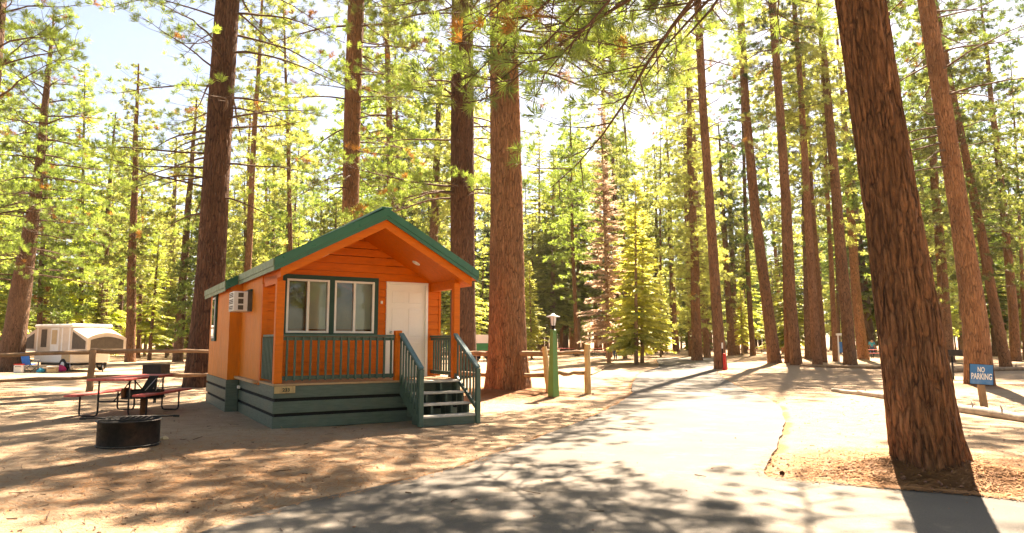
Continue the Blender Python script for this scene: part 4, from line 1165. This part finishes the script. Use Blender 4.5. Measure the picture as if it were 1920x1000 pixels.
def picnic_table(loc, rz, label, scale=1., group=None):
    o = empty('picnic_table', loc, rz, label, 'picnic table', group); o.scale = (scale,) * 3
    L = 1.0
    t = MB()
    for k in range(4): t.box(-.37 + k * .187, -.37 + k * .187 + .175, -L, L, .722, .765, bev=.006)
    t.build('table_top', M['red_plank'], o)
    for s in (-1, 1):
        b = MB()
        for k in range(2):
            x = s * .66 - .13 + k * .135; b.box(x, x + .125, -L, L, .415, .455, bev=.006)
        b.build('bench', M['red_plank'], o)
    for y in (-.68, .68):
        f = MB(); r = .018
        for s in (-1, 1):
            f.tube([(s * .30, y, .73), (s * .30, y, .09), (s * .32, y, .035), (s * .36, y, .018), (s * .60, y, .018), (s * .645, y, .035), (s * .66, y, .08), (s * .66, y, .43)], r, 8)
        f.tube([(-.33, y, .715), (.33, y, .715)], r, 8); f.tube([(-.30, y, .30), (.30, y, .30)], r * .8, 8)
        f.tube([(0, y, .30), (0, 0, .72)], r * .7, 8)
        f.build('frame', M['black_metal'], o)
    return o
pt = picnic_table((-7.93, 14.45, gz(-7.93, 14.45)), R(1), 'red picnic table with black tube legs left of the cabin')
def firebox():
    b = gnd(268, 779); o = empty('campfire_grill', (b.x, b.y, gz(b.x, b.y)), R(12), 'low black box grill on a stubby post in front of the red picnic table', 'grill')
    m = MB(); m.tube([(0, 0, -.1), (0, 0, .35)], .065, 14); m.build('post', M['rust'], o)
    m = MB(); m.box(-.36, .36, -.26, .20, .352, .372, bev=.004); m.build('shelf', M['black_metal'], o)
    m = MB(); m.box(-.30, .33, -.13, -.115, .373, .50); m.box(-.30, .33, .18, .195, .373, .52); m.box(.316, .33, -.114, .179, .373, .52); m.box(-.30, -.286, -.114, .179, .373, .52); m.build('firebox', M['black_metal'], o)
    m = MB(); m.box(-.37, -.31, -.2, .16, .374, .56, bev=.01); m.build('side_shield', M['rust'], o)
    m = MB(); m.add([(-.10, .10, .50), (.12, .10, .50), (.20, .19, .79), (.03, .19, .79), (-.10, .115, .50), (.12, .115, .50), (.20, .205, .79), (.03, .205, .79)], [(0, 1, 2, 3), (7, 6, 5, 4), (0, 4, 5, 1), (1, 5, 6, 2), (2, 6, 7, 3), (3, 7, 4, 0)]); m.build('lid', M['black_metal'], o)
    for s in (-1, 1):
        m = MB(); m.tube([(.12 + .1 * s, -.02, .5), (.24 + .06 * s, .12, .74)], .008, 6); m.build('handle', M['metal'], o)
firebox()
def pedestal_grill(px, py, Y, wdt, label, h=.75):
    x = (px - 960) / 1280 * Y; o = empty('pedestal_grill', (x, Y, gz(x, Y)), R(-8), label, 'grill')
    MB().tube([(0, 0, -.1), (0, 0, h)], .035, 10).build('post', M['black_metal'], o)
    m = MB(); m.box(-wdt / 2, wdt / 2, -.18, -.165, h, h + .22); m.box(-wdt / 2, wdt / 2, .165, .18, h, h + .22); m.box(-wdt / 2, -wdt / 2 + .012, -.164, .164, h, h + .22); m.box(wdt / 2 - .012, wdt / 2, -.164, .164, h, h + .22); m.box(-wdt / 2, wdt / 2, -.18, .18, h - .015, h - .001); m.build('firebox', M['black_metal'], o)
    m = MB()
    for k in range(9): m.tube([(-wdt / 2 + .03, -.15 + k * .037, h + .19), (wdt / 2 - .03, -.15 + k * .037, h + .19)], .005, 5)
    m.build('grate', M['metal'], o)
pedestal_grill(300, 690, 17.2, .5, 'black pedestal grill standing between the red picnic table and the fence', .72)
pedestal_grill(1778, 670, 27, .62, 'small black pedestal grill seen between the huge leaning trunk and the orange one', .95)

def fence(name_label, posts, rails):
    p0 = posts[0][0]
    o = empty('rail_fence', (p0[0], p0[1], 0), 0, name_label, 'fence')
    O = Vector((p0[0], p0[1], 0)); rgf = random.Random(len(posts) + 3)
    for (bx, by), (tx, ty, tz), r, mat in posts:
        m = MB(); b = Vector((bx, by, -.15)); t = Vector((tx, ty, tz)); k = 7
        pts = [b.lerp(t, i / k) - O + Vector((rgf.gauss(0, .008), rgf.gauss(0, .008), 0)) for i in range(k + 1)]
        m.tube(pts, [r * (1.06 - .12 * i / k) * rgf.uniform(.94, 1.06) for i in range(k + 1)], 9, smooth=False); m.build('post', M[mat], o)
    for a, b, r in rails:
        a = Vector(a) - O; b = Vector(b) - O; m = MB(); k = 9
        pts = [a.lerp(b, i / k) + Vector((0, rgf.gauss(0, .012), rgf.gauss(0, .016) - .03 * math.sin(PI * i / k))) for i in range(k + 1)]
        m.tube(pts, [r * rgf.uniform(.85, 1.15) for i in range(k + 1)], 8); m.build('rail', M['rail_wood'], o)
P1 = gnd(166, 742); 
fence('weathered wooden rail fence running behind the red picnic table at the left',
      [((P1.x, P1.y), (P1.x + .05, P1.y, 1.26), .085, 'rail_wood'), ((-17.0, 16.6), (-17.0, 16.6, 1.2), .08, 'rail_wood'), ((-7.6, 22.6), (-7.6, 22.6, 1.25), .08, 'rail_wood')],
      [((-17.0, 16.6, 1.12), (P1.x + .1, P1.y + .05, 1.2), .055), ((P1.x - .1, P1.y + .1, 1.22), (-7.5, 22.6, 1.24), .06), ((-17.0, 16.6, .42), (P1.x + .1, P1.y + .1, .5), .05), ((P1.x - .1, P1.y + .1, .52), (-7.5, 22.6, .52), .055)])
q1 = gnd(1030, 742); q1t = at(1021, 650, q1.y); q2 = gnd(1102, 741); q0 = Vector((-3.6, 21.2, 0))
fence('wooden rail fence with a pale square post, running between the thick trunk and the road',
      [((q1.x, q1.y), (q1t.x, q1t.y, q1t.z), .075, 'post_wood'), ((q2.x, q2.y), (q2.x, q2.y, 1.42), .088, 'post_wood'), ((q0.x, q0.y), (q0.x, q0.y, 1.3), .08, 'rail_wood')],
      [((q0.x, q0.y, 1.18), (q1t.x, q1.y + .1, 1.16), .07), ((q0.x, q0.y, .62), (q1.x, q1.y + .1, .55), .065), ((q1t.x - .1, q1.y + .18, 1.22), (q2.x, q2.y + .08, 1.2), .05), ((q1.x - .1, q1.y + .18, .62), (q2.x, q2.y + .08, .62), .055)])

def lamp_post():
    b = gnd(1038, 747); o = empty('lamp_post', (b.x, b.y, gz(b.x, b.y)), R(38), 'green tapered square lamp post with a small white-capped lantern', 'lamp post')
    m = MB(); m.lathe([(.152, -.1), (.150, .05), (.085, 1.76), (.03, 1.78)], 4, smooth=False, sq=True); m.build('post', M['lamp_green'], o)
    m = MB(); m.tube([(0, 0, 1.775), (0, 0, 1.86)], .035, 12); m.build('collar', M['black_metal'], o)
    m = MB(); m.lathe([(.055, 1.865), (.062, 1.87), (.10, 2.10)], 6, smooth=False); ln = m.build('lantern_glass', M['frost'], o)
    m = MB()
    for k in range(6):
        t = 2 * PI * k / 6; m.tube([(.063 * math.cos(t), .063 * math.sin(t), 1.865), (.105 * math.cos(t), .105 * math.sin(t), 2.10)], .006, 5)
    m.lathe([(0, 1.855), (.065, 1.855), (.065, 1.872), (.05, 1.873)], 12); m.build('lantern_cage', M['black_metal'], ln)
    m = MB(); m.lathe([(.0, 2.20), (.03, 2.195), (.05, 2.165), (.19, 2.115), (.19, 2.105), (.0, 2.10)], 20); m.build('lantern_cap', M['white'], o)
M['frost'] = simple('frosted_glass', (.62, .62, .66), .3, var=.05, spec=.6)
lamp_post()
def sign():
    b = gnd(1845, 772); o = empty('parking_sign', (b.x, b.y, gz(b.x, b.y)), R(0), 'blue NO PARKING sign on a short brown wooden post beside a log', 'sign')
    k = mpp(b); 
    m = MB(); m.bar((0.03, 0, -.1), (-.06, 0, .95), .125, .09, (0, 1, 0)); m.build('post', M['rail_wood'], o)
    t = at(1836, 702, b.y); cx = t.x - b.x; cz = t.z - o.location.z
    ps = MB(); ps.box(-.265, .265, -.018, 0, -.235, .235, bev=.004); p = ps.build('panel', M['sign_blue'], o)
    p.location = (cx, -.06, cz); p.scale = (.9, 1, .9); p.rotation_euler = (0, R(3.5), R(-4))
    text('NO', .17, (-.09, -.019, .055), (R(90), 0, 0), M['white'], p, 'lettering', .002, .16)
    text('PARKING', .20, (-.235, -.019, -.115), (R(90), 0, 0), M['white'], p, 'lettering', .002, .47)
    e = MB(); e.box(-.272, -.2655, -.022, .004, -.242, .242); e.box(.2655, .272, -.022, .004, -.242, .242); e.box(-.2655, .2655, -.022, .004, .2352, .242); e.box(-.2655, .2655, -.022, .004, -.242, -.2352); e.build('rim', M['black_metal'], p)
sign()
def log(a, b, r0, r1, label, z=None, mat='log', seed=1, n=10):
    a = Vector((a[0], a[1], 0)); b = Vector((b[0], b[1], 0)); rgl = random.Random(seed)
    m = MB(); k = 26; pts = []; rs = []
    for i in range(k + 1):
        p = a.lerp(b, i / k); r = (r0 + (r1 - r0) * i / k) * rgl.uniform(.93, 1.07)
        p.z = max(0, gz(p.x, p.y)) + r * .75; p.x += rgl.gauss(0, .012); p.y += rgl.gauss(0, .012); pts.append(p); rs.append(r)
    m.tube(pts, rs, n)
    for q in range(3):
        i = rgl.randrange(4, k - 3); d = Vector((rgl.gauss(0, .4), rgl.gauss(0, .4), .8)).normalized(); m.tube([pts[i], pts[i] + d * rs[i] * 2.2], [r0 * .25, r0 * .15], 6)
    tag(m.build('log', M[mat], None), label, 'log')
log(gnd(1562, 735), gnd(1690, 752), .06, .085, 'pale thin log lying at the left of the huge leaning trunk', seed=3)
log(gnd(1785, 771), gnd(2010, 806), .10, .085, 'grey weathered log lying at the foot of the blue sign', seed=4)
log(gnd(1500, 689), gnd(1672, 693), .07, .10, 'dark slim log lying at the feet of the trunks beyond the road', mat='rail_wood', seed=5)
log(gnd(1730, 700), gnd(1985, 694), .13, .10, 'long dark log lying behind the orange trunk and blue sign', mat='rail_wood', seed=6)
log(gnd(1108, 704), gnd(1152, 684), .035, .03, 'thin fallen pole right of the pale fence post', mat='rail_wood', seed=7, n=6)
def marker():
    b = gnd(1359, 694); o = empty('marker_post', (b.x, b.y, 0), 0, 'short bright red marker post with a dark upright behind it', 'post')
    m = MB(); m.lathe([(.14, 0), (.12, .1), (.09, .14), (.085, .80), (.05, .86), (0, .87)], 12); m.build('post', M['red_paint'], o)
    m = MB(); m.box(-.11, -.05, .04, .10, 0, 1.35); m.build('upright', M['black_metal'], o)
    MB().box(-.12, -.04, .02, .038, 1.12, 1.42).build('plate', M['white'], o)
marker()

def camper():
    # long axis runs away from the camera to the left; near end is on the right
    near = gnd(190, 697); ox, oy = near.x, near.y
    o = empty('folding_camper', (ox, oy, gz(ox, oy)), R(0), 'beige and white folding tent camper with mesh windows behind the fence', 'camper')
    o.rotation_euler = (0, 0, CAMROT)
    # local x runs from the far left end (-) to the near right end (0); local y is the width
    w2 = 1.0
    m = MB(); m.box(-4.2, -1.0, -w2, w2, .42, .98, bev=.05); m.build('body', M['white'], o)
    m = MB(); m.box(-1.75, -1.02, -w2 - .004, w2 + .004, .45, .95, bev=.03); m.build('front_panel', M['tan'], o)
    m = MB(); m.box(-3.9, -1.1, -.8, .8, .30, .42); m.box(-1.0, .3, -.04, .04, .34, .42); m.build('chassis', M['black_metal'], o)
    for s in (-1, 1):
        m = MB(); y = s * .92
        m.lathe([(.10, -.10), (.30, -.10), (.33, -.06), (.33, .06), (.30, .10), (.10, .10)], 24)
        mt = Matrix.Translation((-1.55, y, .33)) @ Matrix.Rotation(R(90), 4, 'X'); m.v = [tuple(mt @ Vector(v)) for v in m.v]; wh = m.build('wheel', M['tyre'], o)
        m = MB(); m.lathe([(0, -.105), (.16, -.105), (.16, .105), (0, .105)], 16); m.v = [tuple(mt @ Vector(v)) for v in m.v]; m.build('rim', M['white'], wh)
    # bunks: slabs sticking out at both ends
    m = MB(); m.box(-1.05, .35, -w2, w2, .98, 1.06, bev=.02); m.box(-5.5, -4.15, -w2, w2, .98, 1.06, bev=.02); m.build('bunk_platform', M['white'], o)
    # canvas centre walls
    m = MB(); m.box(-4.15, -1.05, -w2 + .02, w2 - .02, .985, 2.18); m.build('canvas_wall', M['canvas'], o)
    m = MB(); m.box(-4.25, -.95, -w2 - .05, w2 + .05, 2.185, 2.36, bev=.06); m.build('roof', M['white'], o)
    # canvas over the near bunk: curved roof sloping down from the main roof
    def bunk(x0, x1, nm):
        m = MB(); vs_ = []; n = 8; pr = []
        for i in range(5):
            t = i / 4; x = x0 + (x1 - x0) * t; hmid = 2.18 - .26 * t; hs = 2.14 - .5 * t
            row = []
            for j in range(n + 1):
                y = -w2 + .03 + (2 * w2 - .06) * j / n; z = hs + (hmid - hs) * math.sin(PI * j / n) ** .8
                row.append((x, y, z))
            pr.append([(x, -w2 + .03, 1.07)] + row + [(x, w2 - .03, 1.07)])
        k = n + 3
        for r_ in pr: vs_ += r_
        fs = [(i * k + j, i * k + j + 1, (i + 1) * k + j + 1, (i + 1) * k + j) for i in range(4) for j in range(k - 1)]
        fs.append(tuple(4 * k + j for j in range(k))); m.add(vs_, fs, False); return m.build(nm, M['canvas'], o)
    bn = bunk(-1.04, .34, 'bunk_canvas'); bf = bunk(-4.16, -5.5, 'bunk_canvas')
    # windows
    def quad(pts, nrm_, parent, mat='mesh_win', name='window', t=.01):
        m = MB(); nv = Vector(nrm_) * t; p = [Vector(q) for q in pts]; n = len(p)
        m.add(p + [q - nv * 2 for q in p], [tuple(range(n)), tuple(reversed(range(n, 2 * n)))] + [(i, i + n, (i + 1) % n + n, (i + 1) % n) for i in range(n)]); return m.build(name, M[mat], parent)
    y = -w2 + .03 - .012
    quad([(-.93, y, 1.12), (.20, y, 1.12), (.20, y, 1.50), (-.93, y, 1.98)], (0, -1, 0), bn)
    quad([(-4.3, y, 1.12), (-5.38, y, 1.12), (-5.38, y, 1.48), (-4.3, y, 1.92)], (0, -1, 0), bf)
    arc = [(.352, -.82 + 1.64 * j / 8, 1.56 + .16 * math.sin(PI * j / 8)) for j in range(9)]
    quad([(.352, -.82, 1.12)] + arc + [(.352, .82, 1.12)], (1, 0, 0), bn)
    y = -w2 + .02 - .012
    quad([(-3.65, y, 1.2), (-3.15, y, 1.2), (-3.15, y, 2.1), (-3.65, y, 2.1)], (0, -1, 0), o)
    d = quad([(-2.75, y - .02, .95), (-2.05, y - .02, .95), (-2.05, y - .02, 2.16), (-2.75, y - .02, 2.16)], (0, -1, 0), o, 'white', 'door', .02)
    quad([(-2.62, y - .045, 1.35), (-2.18, y - .045, 1.35), (-2.18, y - .045, 2.06), (-2.62, y - .045, 2.06)], (0, -1, 0), d, 'tan', 'screen', .005)
    for x in (-4.05, -1.85, -1.2):
        quad([(x, y, 1.0), (x + .10, y, 1.0), (x + .10, y, 2.16), (x, y, 2.16)], (0, -1, 0), o, 'white', 'corner_strip', .02)
    m = MB()
    for (xx, yy) in ((-4.0, -.85), (-4.0, .85), (-1.2, -.85), (.1, 0)): m.tube([(xx, yy, 0), (xx, yy, .45)], .03, 8)
    m.build('stabiliser_jack', M['metal'], o)
    return o
CAMROT = R(-28)
camper()
def camp_chair(px, py, mat, label, rz=0.):
    b = gnd(px, py); o = empty('camp_chair', (b.x, b.y, gz(b.x, b.y)), rz, label, 'chair')
    m = MB(); m.add([(-.27, -.22, .42), (.27, -.22, .42), (.25, .2, .38), (-.25, .2, .38), (-.27, -.22, .40), (.27, -.22, .40), (.25, .2, .36), (-.25, .2, .36)], [(0, 1, 2, 3), (7, 6, 5, 4), (0, 4, 5, 1), (1, 5, 6, 2), (2, 6, 7, 3), (3, 7, 4, 0)]); m.build('seat', M[mat], o)
    m = MB(); m.add([(-.27, .2, .38), (.27, .2, .38), (.28, .34, .95), (-.28, .34, .95), (-.27, .22, .38), (.27, .22, .38), (.28, .36, .95), (-.28, .36, .95)], [(0, 1, 2, 3), (7, 6, 5, 4), (0, 4, 5, 1), (1, 5, 6, 2), (2, 6, 7, 3), (3, 7, 4, 0)]); m.build('backrest', M[mat], o)
    m = MB()
    for s in (-1, 1):
        m.tube([(s * .29, .24, 0), (s * .26, -.22, .42)], .012, 6); m.tube([(s * .29, -.24, 0), (s * .26, .22, .40)], .012, 6); m.tube([(s * .29, .34, .93), (s * .28, .2, .38)], .012, 6); m.tube([(s * .30, -.22, .60), (s * .30, .28, .60)], .018, 6)
    m.build('frame', M['black_metal'], o)
camp_chair(57, 700, 'blue', 'blue folding camp chair in front of the folding camper', R(160))
def crate(px, py, w_, h, mat, nm, label, cat, lid='white'):
    b = gnd(px, py); o = empty(nm, (b.x, b.y, gz(b.x, b.y)), R(15), label, cat)
    MB().box(-w_ / 2, w_ / 2, -w_ * .35, w_ * .35, 0, h, bev=.03).build('body', M[mat], o); MB().box(-w_ / 2 - .01, w_ / 2 + .01, -w_ * .36, w_ * .36, h, h + .05, bev=.015).build('lid', M[lid], o)
    h_ = MB(); h_.tube([(-w_ * .3, -w_ * .37, h * .75), (-w_ * .3, -w_ * .37 - .03, h * .8), (w_ * .3, -w_ * .37 - .03, h * .8), (w_ * .3, -w_ * .37, h * .75)], .01, 6); h_.build('handle', M['black_metal'], o)
crate(35, 701, .36, .38, 'bag', 'cool_box', 'white cool box at the foot of the dark leaning trunk', 'cooler', 'red_paint')
crate(98, 700, .42, .28, 'tan', 'storage_box', 'small tan storage box under the side of the folding camper', 'box')
def bundle(px, py, r, mat, label):
    b = gnd(px, py); rgb = random.Random(px); m = MB(); n = 14
    prof = [(0.02, 0), (r, .02), (r * 1.1, r * .5), (r * .8, r * 1.1), (r * .3, r * 1.4), (.01, r * 1.45)]
    m.lathe(prof, n); m.v = [(x * rgb.uniform(.85, 1.2) + b.x, y * rgb.uniform(.85, 1.2) + b.y, z * rgb.uniform(.9, 1.1) + gz(b.x, b.y)) for x, y, z in m.v]
    tag(m.build('bag', M[mat], None), label, 'bag')
bundle(113, 698, .22, 'pink', 'magenta soft bag lying below the camper door')
bundle(76, 700, .16, 'teal', 'small teal bag lying beside the blue camp chair')

# far campground: tables, people, kiosk, trailer
far = picnic_table((gnd(1063, 667).x, gnd(1063, 667).y, 0), R(80), 'red picnic table seen behind the fence between the lamp post and the pale post')
def table_copy(px, py, rz, label):
    c = copy_tree(far); b = gnd(px, py); c.location = (b.x, b.y, 0); c.rotation_euler = (0, 0, rz); c['label'] = label
table_copy(1125, 668, R(60), 'red picnic table seen right of the pale fence post')
table_copy(1240, 664, R(85), 'red picnic table at the far end of the road, left of the grey trunk')
table_copy(1418, 662, R(75), 'red picnic table between the dark green fir and the leaning two-toned trunk')
table_copy(1652, 672, R(70), 'picnic table just left of the huge leaning trunk, behind the thin logs')
table_copy(893, 678, R(80), 'red picnic table seen between the porch post and the thick middle trunk')
table_copy(232, 664, R(80), 'red picnic table far behind the fence, right of the folding camper')
table_copy(330, 668, R(75), 'red picnic table far behind the fence, next to the thick trunk by the cabin')
def person(px, py, hgt, shirt, trousers, label, rz=0., bent=False):
    b = gnd(px, py); o = empty('person', (b.x, b.y, 0), rz, label, 'person')
    s = hgt / 1.75
    V = [(0, 0, .95), (0, 0, 1.15), (0, .0, 1.38), (0, 0, 1.50), (0, -.01, 1.60), (0, 0, 1.70),
         (-.19, 0, 1.40), (-.25, .02, 1.12), (-.23, -.1, .90), (-.22, -.14, .82), (.19, 0, 1.40), (.25, .02, 1.12), (.24, -.08, .90), (.23, -.12, .82),
         (-.10, 0, .90), (-.11, -.03, .50), (-.12, .02, .09), (-.12, -.12, .04), (.10, 0, .90), (.12, .02, .50), (.13, .06, .09), (.13, -.08, .04)]
    Rr = [.15, .135, .15, .055, .085, .08, .06, .045, .035, .03, .06, .045, .035, .03, .085, .06, .042, .04, .085, .06, .042, .04]
    E_ = [(0, 1), (1, 2), (2, 3), (3, 4), (4, 5), (2, 6), (6, 7), (7, 8), (8, 9), (2, 10), (10, 11), (11, 12), (12, 13), (0, 14), (14, 15), (15, 16), (16, 17), (0, 18), (18, 19), (19, 20), (20, 21)]
    def skin(name, vi, ed, extra, mat):
        mp = {v: i for i, v in enumerate(vi)}
        me = bpy.data.meshes.new(name); me.from_pydata([Vector(V[v]) * s for v in vi], [(mp[a], mp[b_]) for a, b_ in ed], [])
        ob = link(name, me, None); sk = ob.modifiers.new('s', 'SKIN'); ob.modifiers.new('u', 'SUBSURF').levels = 1
        for v, i in mp.items(): me.skin_vertices[0].data[i].radius = ((Rr[v] + extra) * s,) * 2; me.skin_vertices[0].data[i].use_root = (i == 0)
        dg = bpy.context.evaluated_depsgraph_get(); dg.update(); m2 = bpy.data.meshes.new_from_object(ob.evaluated_get(dg)); bpy.data.objects.remove(ob)
        m2.materials.clear(); m2.materials.append(M[mat]); 
        return link(name, m2, o)
    skin('body', list(range(22)), E_, 0, 'skin')
    skin('shirt', [0, 1, 2, 6, 7, 10, 11], [(0, 1), (1, 2), (2, 6), (6, 7), (2, 10), (10, 11)], .02, shirt)
    skin('trousers', [0, 14, 15, 16, 18, 19, 20], [(0, 14), (14, 15), (15, 16), (0, 18), (18, 19), (19, 20)], .018, trousers)
    h = MB(); h.lathe([(.0, .12), (.06, .105), (.095, .05), (.10, -.01), (.09, -.04)], 14, (0, .012, 1.64)); h.v = [tuple(Vector(v) * s) for v in h.v]; h.build('hair', M['hair'], o)
person(1154, 676, 1.6, 'blue', 'denim', 'distant person in a blue top standing right of the pale fence post', R(30))
person(1636, 670, 1.75, 'teal', 'denim', 'distant person in a teal-blue top beside the reddish trunk left of the huge one', R(-20))
def kiosk():
    b = gnd(1579, 680); o = empty('kiosk', (b.x, b.y, 0), 0, 'narrow blue and white information board between two trunks beyond the road', 'sign')
    for x in (-.2, .2): MB().box(x - .035, x + .035, -.035, .035, 0, 1.9).build('post', M['white'], o)
    MB().box(-.16, .16, -.02, .02, .7, 1.45, bev=.005).build('panel', M['sign_blue'], o); MB().box(-.30, .30, -.12, .12, 1.9, 2.05, bev=.02).build('cap', M['white'], o)
kiosk()
def trailer():
    b = gnd(905, 676); o = empty('trailer', (b.x, b.y, 0), R(6), 'white-topped green trailer glimpsed between the porch and the thick middle trunk', 'trailer')
    MB().box(-1.6, 1.6, -.9, .9, .55, 1.35, bev=.06).build('body', M['tent_green'], o)
    m = MB(); m.prism([(-1.6, 1.352), (1.6, 1.352), (1.45, 1.75), (.9, 2.0), (-.9, 2.0), (-1.45, 1.75)], -.88, .88); m.build('top', M['white'], o)
    for x in (-.5, .5):
        for s in (-1, 1):
            m = MB(); m.lathe([(0, -.09), (.28, -.09), (.31, 0), (.28, .09), (0, .09)], 18); mt = Matrix.Translation((x, s * .85, .31)) @ Matrix.Rotation(R(90), 4, 'X'); m.v = [tuple(mt @ Vector(v)) for v in m.v]; m.build('wheel', M['tyre'], o)
trailer()

# ---------------------------------------------------------------- small things on the ground
def litter_stuff():
    rgn = np.random.default_rng(4); V = []; 
    def patch(cx, cy, r, n, L=.10):
        a = rgn.random(n) * 2 * PI; d = r * np.sqrt(rgn.random(n)) * (.35 + .65 * rgn.random(n)); x = cx + d * np.cos(a); y = cy + d * np.sin(a)
        sdv = inside_dist(x, y); ok = sdv > -.15; x = x[ok]; y = y[ok]; sdv = sdv[ok]; n = len(x)
        k = np.clip((sdv - .02) / .8, 0, 1); z = np.where(sdv < 0, .014, ghz(x, y) * k - (1 - k) * .014) + .004 + rgn.random(n) * .012
        th = rgn.random(n) * 2 * PI; l = L * (.5 + rgn.random(n)); wd = .0032
        dx = np.cos(th) * l / 2; dy = np.sin(th) * l / 2; px_ = -np.sin(th) * wd; py_ = np.cos(th) * wd
        tz = rgn.normal(size=n) * .01
        V.append(np.stack([np.stack([x - dx - px_, y - dy - py_, z], 1), np.stack([x + dx - px_, y + dy - py_, z + tz], 1), np.stack([x + dx + px_, y + dy + py_, z + tz + .001], 1), np.stack([x - dx + px_, y - dy + py_, z + .001], 1)], 1))
    patch(HB['E'].x, HB['E'].y - .1, 2.1, 26000); patch(HB['D'].x, HB['D'].y - .6, 3.0, 12000, .14); patch(-3, 8.5, 5, 9000); patch(6, 7.5, 3, 5000)
    patch(HB['F'].x, HB['F'].y, 2.5, 4000, .16)
    v = np.concatenate(V).reshape(-1, 3)
    me = np_mesh('needle_litter', v, np.arange(len(v)).reshape(-1, 4), 4, [M['litter']])
    tag(link('needle_litter', me), 'fallen rusty pine needles scattered over the sand and under the trunks', 'needle litter', kind='stuff')
    # pebbles and bark chips
    tw = MB(); rgt = random.Random(8)
    for k in range(520):
        Y = 4.6 + 14 * rgt.random() ** 1.5; X = rgt.uniform(-.78, .78) * Y
        sdq = float(inside_dist(np.array([X]), np.array([Y]))[0])
        if sdq < 0.05 and rgt.random() < .93: continue
        z = (float(ghz(X, Y)) * min(1, max(0, (sdq - .02) / .8)) if sdq > 0 else .012) + .008; a = rgt.uniform(0, 6.28); L = rgt.uniform(.04, .26) * rgt.random() + .03; p = Vector((X, Y, z)); rr_ = rgt.uniform(.002, .006)
        q = p + Vector((math.cos(a), math.sin(a), rgt.uniform(-.05, .12))) * L; tw.tube([p, (p + q) / 2 + Vector((rgt.gauss(0, .012), rgt.gauss(0, .012), 0)), q], [rr_, rr_, rr_ * .6], 4, cap=False)
    tag(tw.build('twig_litter', M['twig'], None), 'short fallen twigs scattered over the sand', 'twigs', kind='stuff')
    V = []; F = []; b = 0
    ico = np.array([(1, 0, 0), (-1, 0, 0), (0, 1, 0), (0, -1, 0), (0, 0, .7), (0, 0, -.7)]); ft = np.array([(0, 2, 4), (2, 1, 4), (1, 3, 4), (3, 0, 4), (2, 0, 5), (1, 2, 5), (3, 1, 5), (0, 3, 5)])
    for k in range(5500):
        Y = 4.5 + 16 * rgn.random() ** 1.6; X = rgn.uniform(-.78, .78) * Y
        if rgn.random() < .25: X = HB['E'].x + rgn.normal() * .9; Y = HB['E'].y + rgn.normal() * .6
        s = float(inside_dist(np.array([X]), np.array([Y]))[0])
        if s < 0 and rgn.random() < .92: continue
        r = .004 + (.022 if abs(X - HB['E'].x) < 2 and abs(Y - HB['E'].y) < 1.4 else .012) * rgn.random() ** 3; sc_ = r * (.6 + .8 * rgn.random(3))
        v = ico * sc_ * (1 + .25 * rgn.normal(size=(6, 1))); a = rgn.random() * 6.28; v = np.stack([v[:, 0] * math.cos(a) - v[:, 1] * math.sin(a), v[:, 0] * math.sin(a) + v[:, 1] * math.cos(a), v[:, 2]], 1)
        V.append(v + np.array([X, Y, (ghz(X, Y) * min(1, max(0, (s - .02) / .8)) if s > 0 else .012) + r * .3])); F.append(ft + b); b += 6
    me = np_mesh('gravel', np.concatenate(V), np.concatenate(F), 3, [M['rock']])
    tag(link('gravel', me), 'small stones and bark chips scattered on the sandy ground', 'gravel', kind='stuff')
M['litter'] = simple('rusty_needles', (.32, .15, .06), .8, var=.35, scale=3, bmp=0)
litter_stuff()
def cone_mesh():
    m = MB(); k = 7
    for i in range(k):
        r = .035 * math.sin(PI * (i + .8) / (k + .8)); z = -.05 + .1 * i / k
        for j in range(8):
            t = 2 * PI * (j + .5 * (i % 2)) / 8; c, s_ = math.cos(t), math.sin(t); tw = .012
            m.add([(c * r * .3, s_ * r * .3, z), (c * r - s_ * tw, s_ * r + c * tw, z + .008), (c * (r + .008), s_ * (r + .008), z + .018), (c * r + s_ * tw, s_ * r - c * tw, z + .008)], [(0, 1, 2, 3)])
    m.tube([(0, 0, -.05), (0, 0, .05)], [.012, .008], 6); return m
cn = None
for (px, py) in ((1466, 892), (1112, 742)):
    b = gnd(px, py)
    if cn is None: c = cn = cone_mesh().build('pine_cone', M['cone'], None)
    else: c = cn.copy(); COL.objects.link(c)
    c.location = (b.x, b.y, gz(b.x, b.y) + .03); c.rotation_euler = (R(90), rg.uniform(-.3, .3), rg.uniform(0, 6)); c.scale = (.7, .7, .7); tag(c, 'small dark pine cone lying on the ground near the road', 'pine cone', 'pine cones by the road')
def rock(px, py, r, label, sx=1.6, mat='rock'):
    b = gnd(px, py); m = MB(); rgk = random.Random(px); n = 10; prof = [(.02, -.3), (.8, -.2), (1., .15), (.75, .5), (.3, .68), (.01, .7)]
    m.lathe(prof, n, smooth=False); m.v = [(b.x + x * r * sx * rgk.uniform(.85, 1.15), b.y + y * r * rgk.uniform(.8, 1.2), gz(b.x, b.y) + z * r * rgk.uniform(.9, 1.1)) for x, y, z in m.v]
    tag(m.build('rock', M[mat], None), label, 'rock')
rock(1816, 881, .055, 'low reddish rock at the right foot of the huge leaning trunk', 2.2)
rock(307, 828, .07, 'pale stone against the right side of the fire ring', 1.0, 'tan')

# ---------------------------------------------------------------- the air
def haze():
    m = bpy.data.materials.new('haze'); m.use_nodes = True; nt = m.node_tree; nt.nodes.clear()
    o = nt.nodes.new('ShaderNodeOutputMaterial'); v = nt.nodes.new('ShaderNodeVolumePrincipled')
    v.inputs['Color'].default_value = (1.0, .96, .86, 1); v.inputs['Density'].default_value = HAZE; v.inputs['Anisotropy'].default_value = .45
    nt.links.new(v.outputs[0], o.inputs['Volume'])
    b = MB().box(-640, 640, -90, 940, -1.2, 42); h = b.build('haze', m, None); tag(h, 'thin warm dusty haze in the air of the campground', 'haze', kind='stuff')
HAZE = 0.00012
haze()
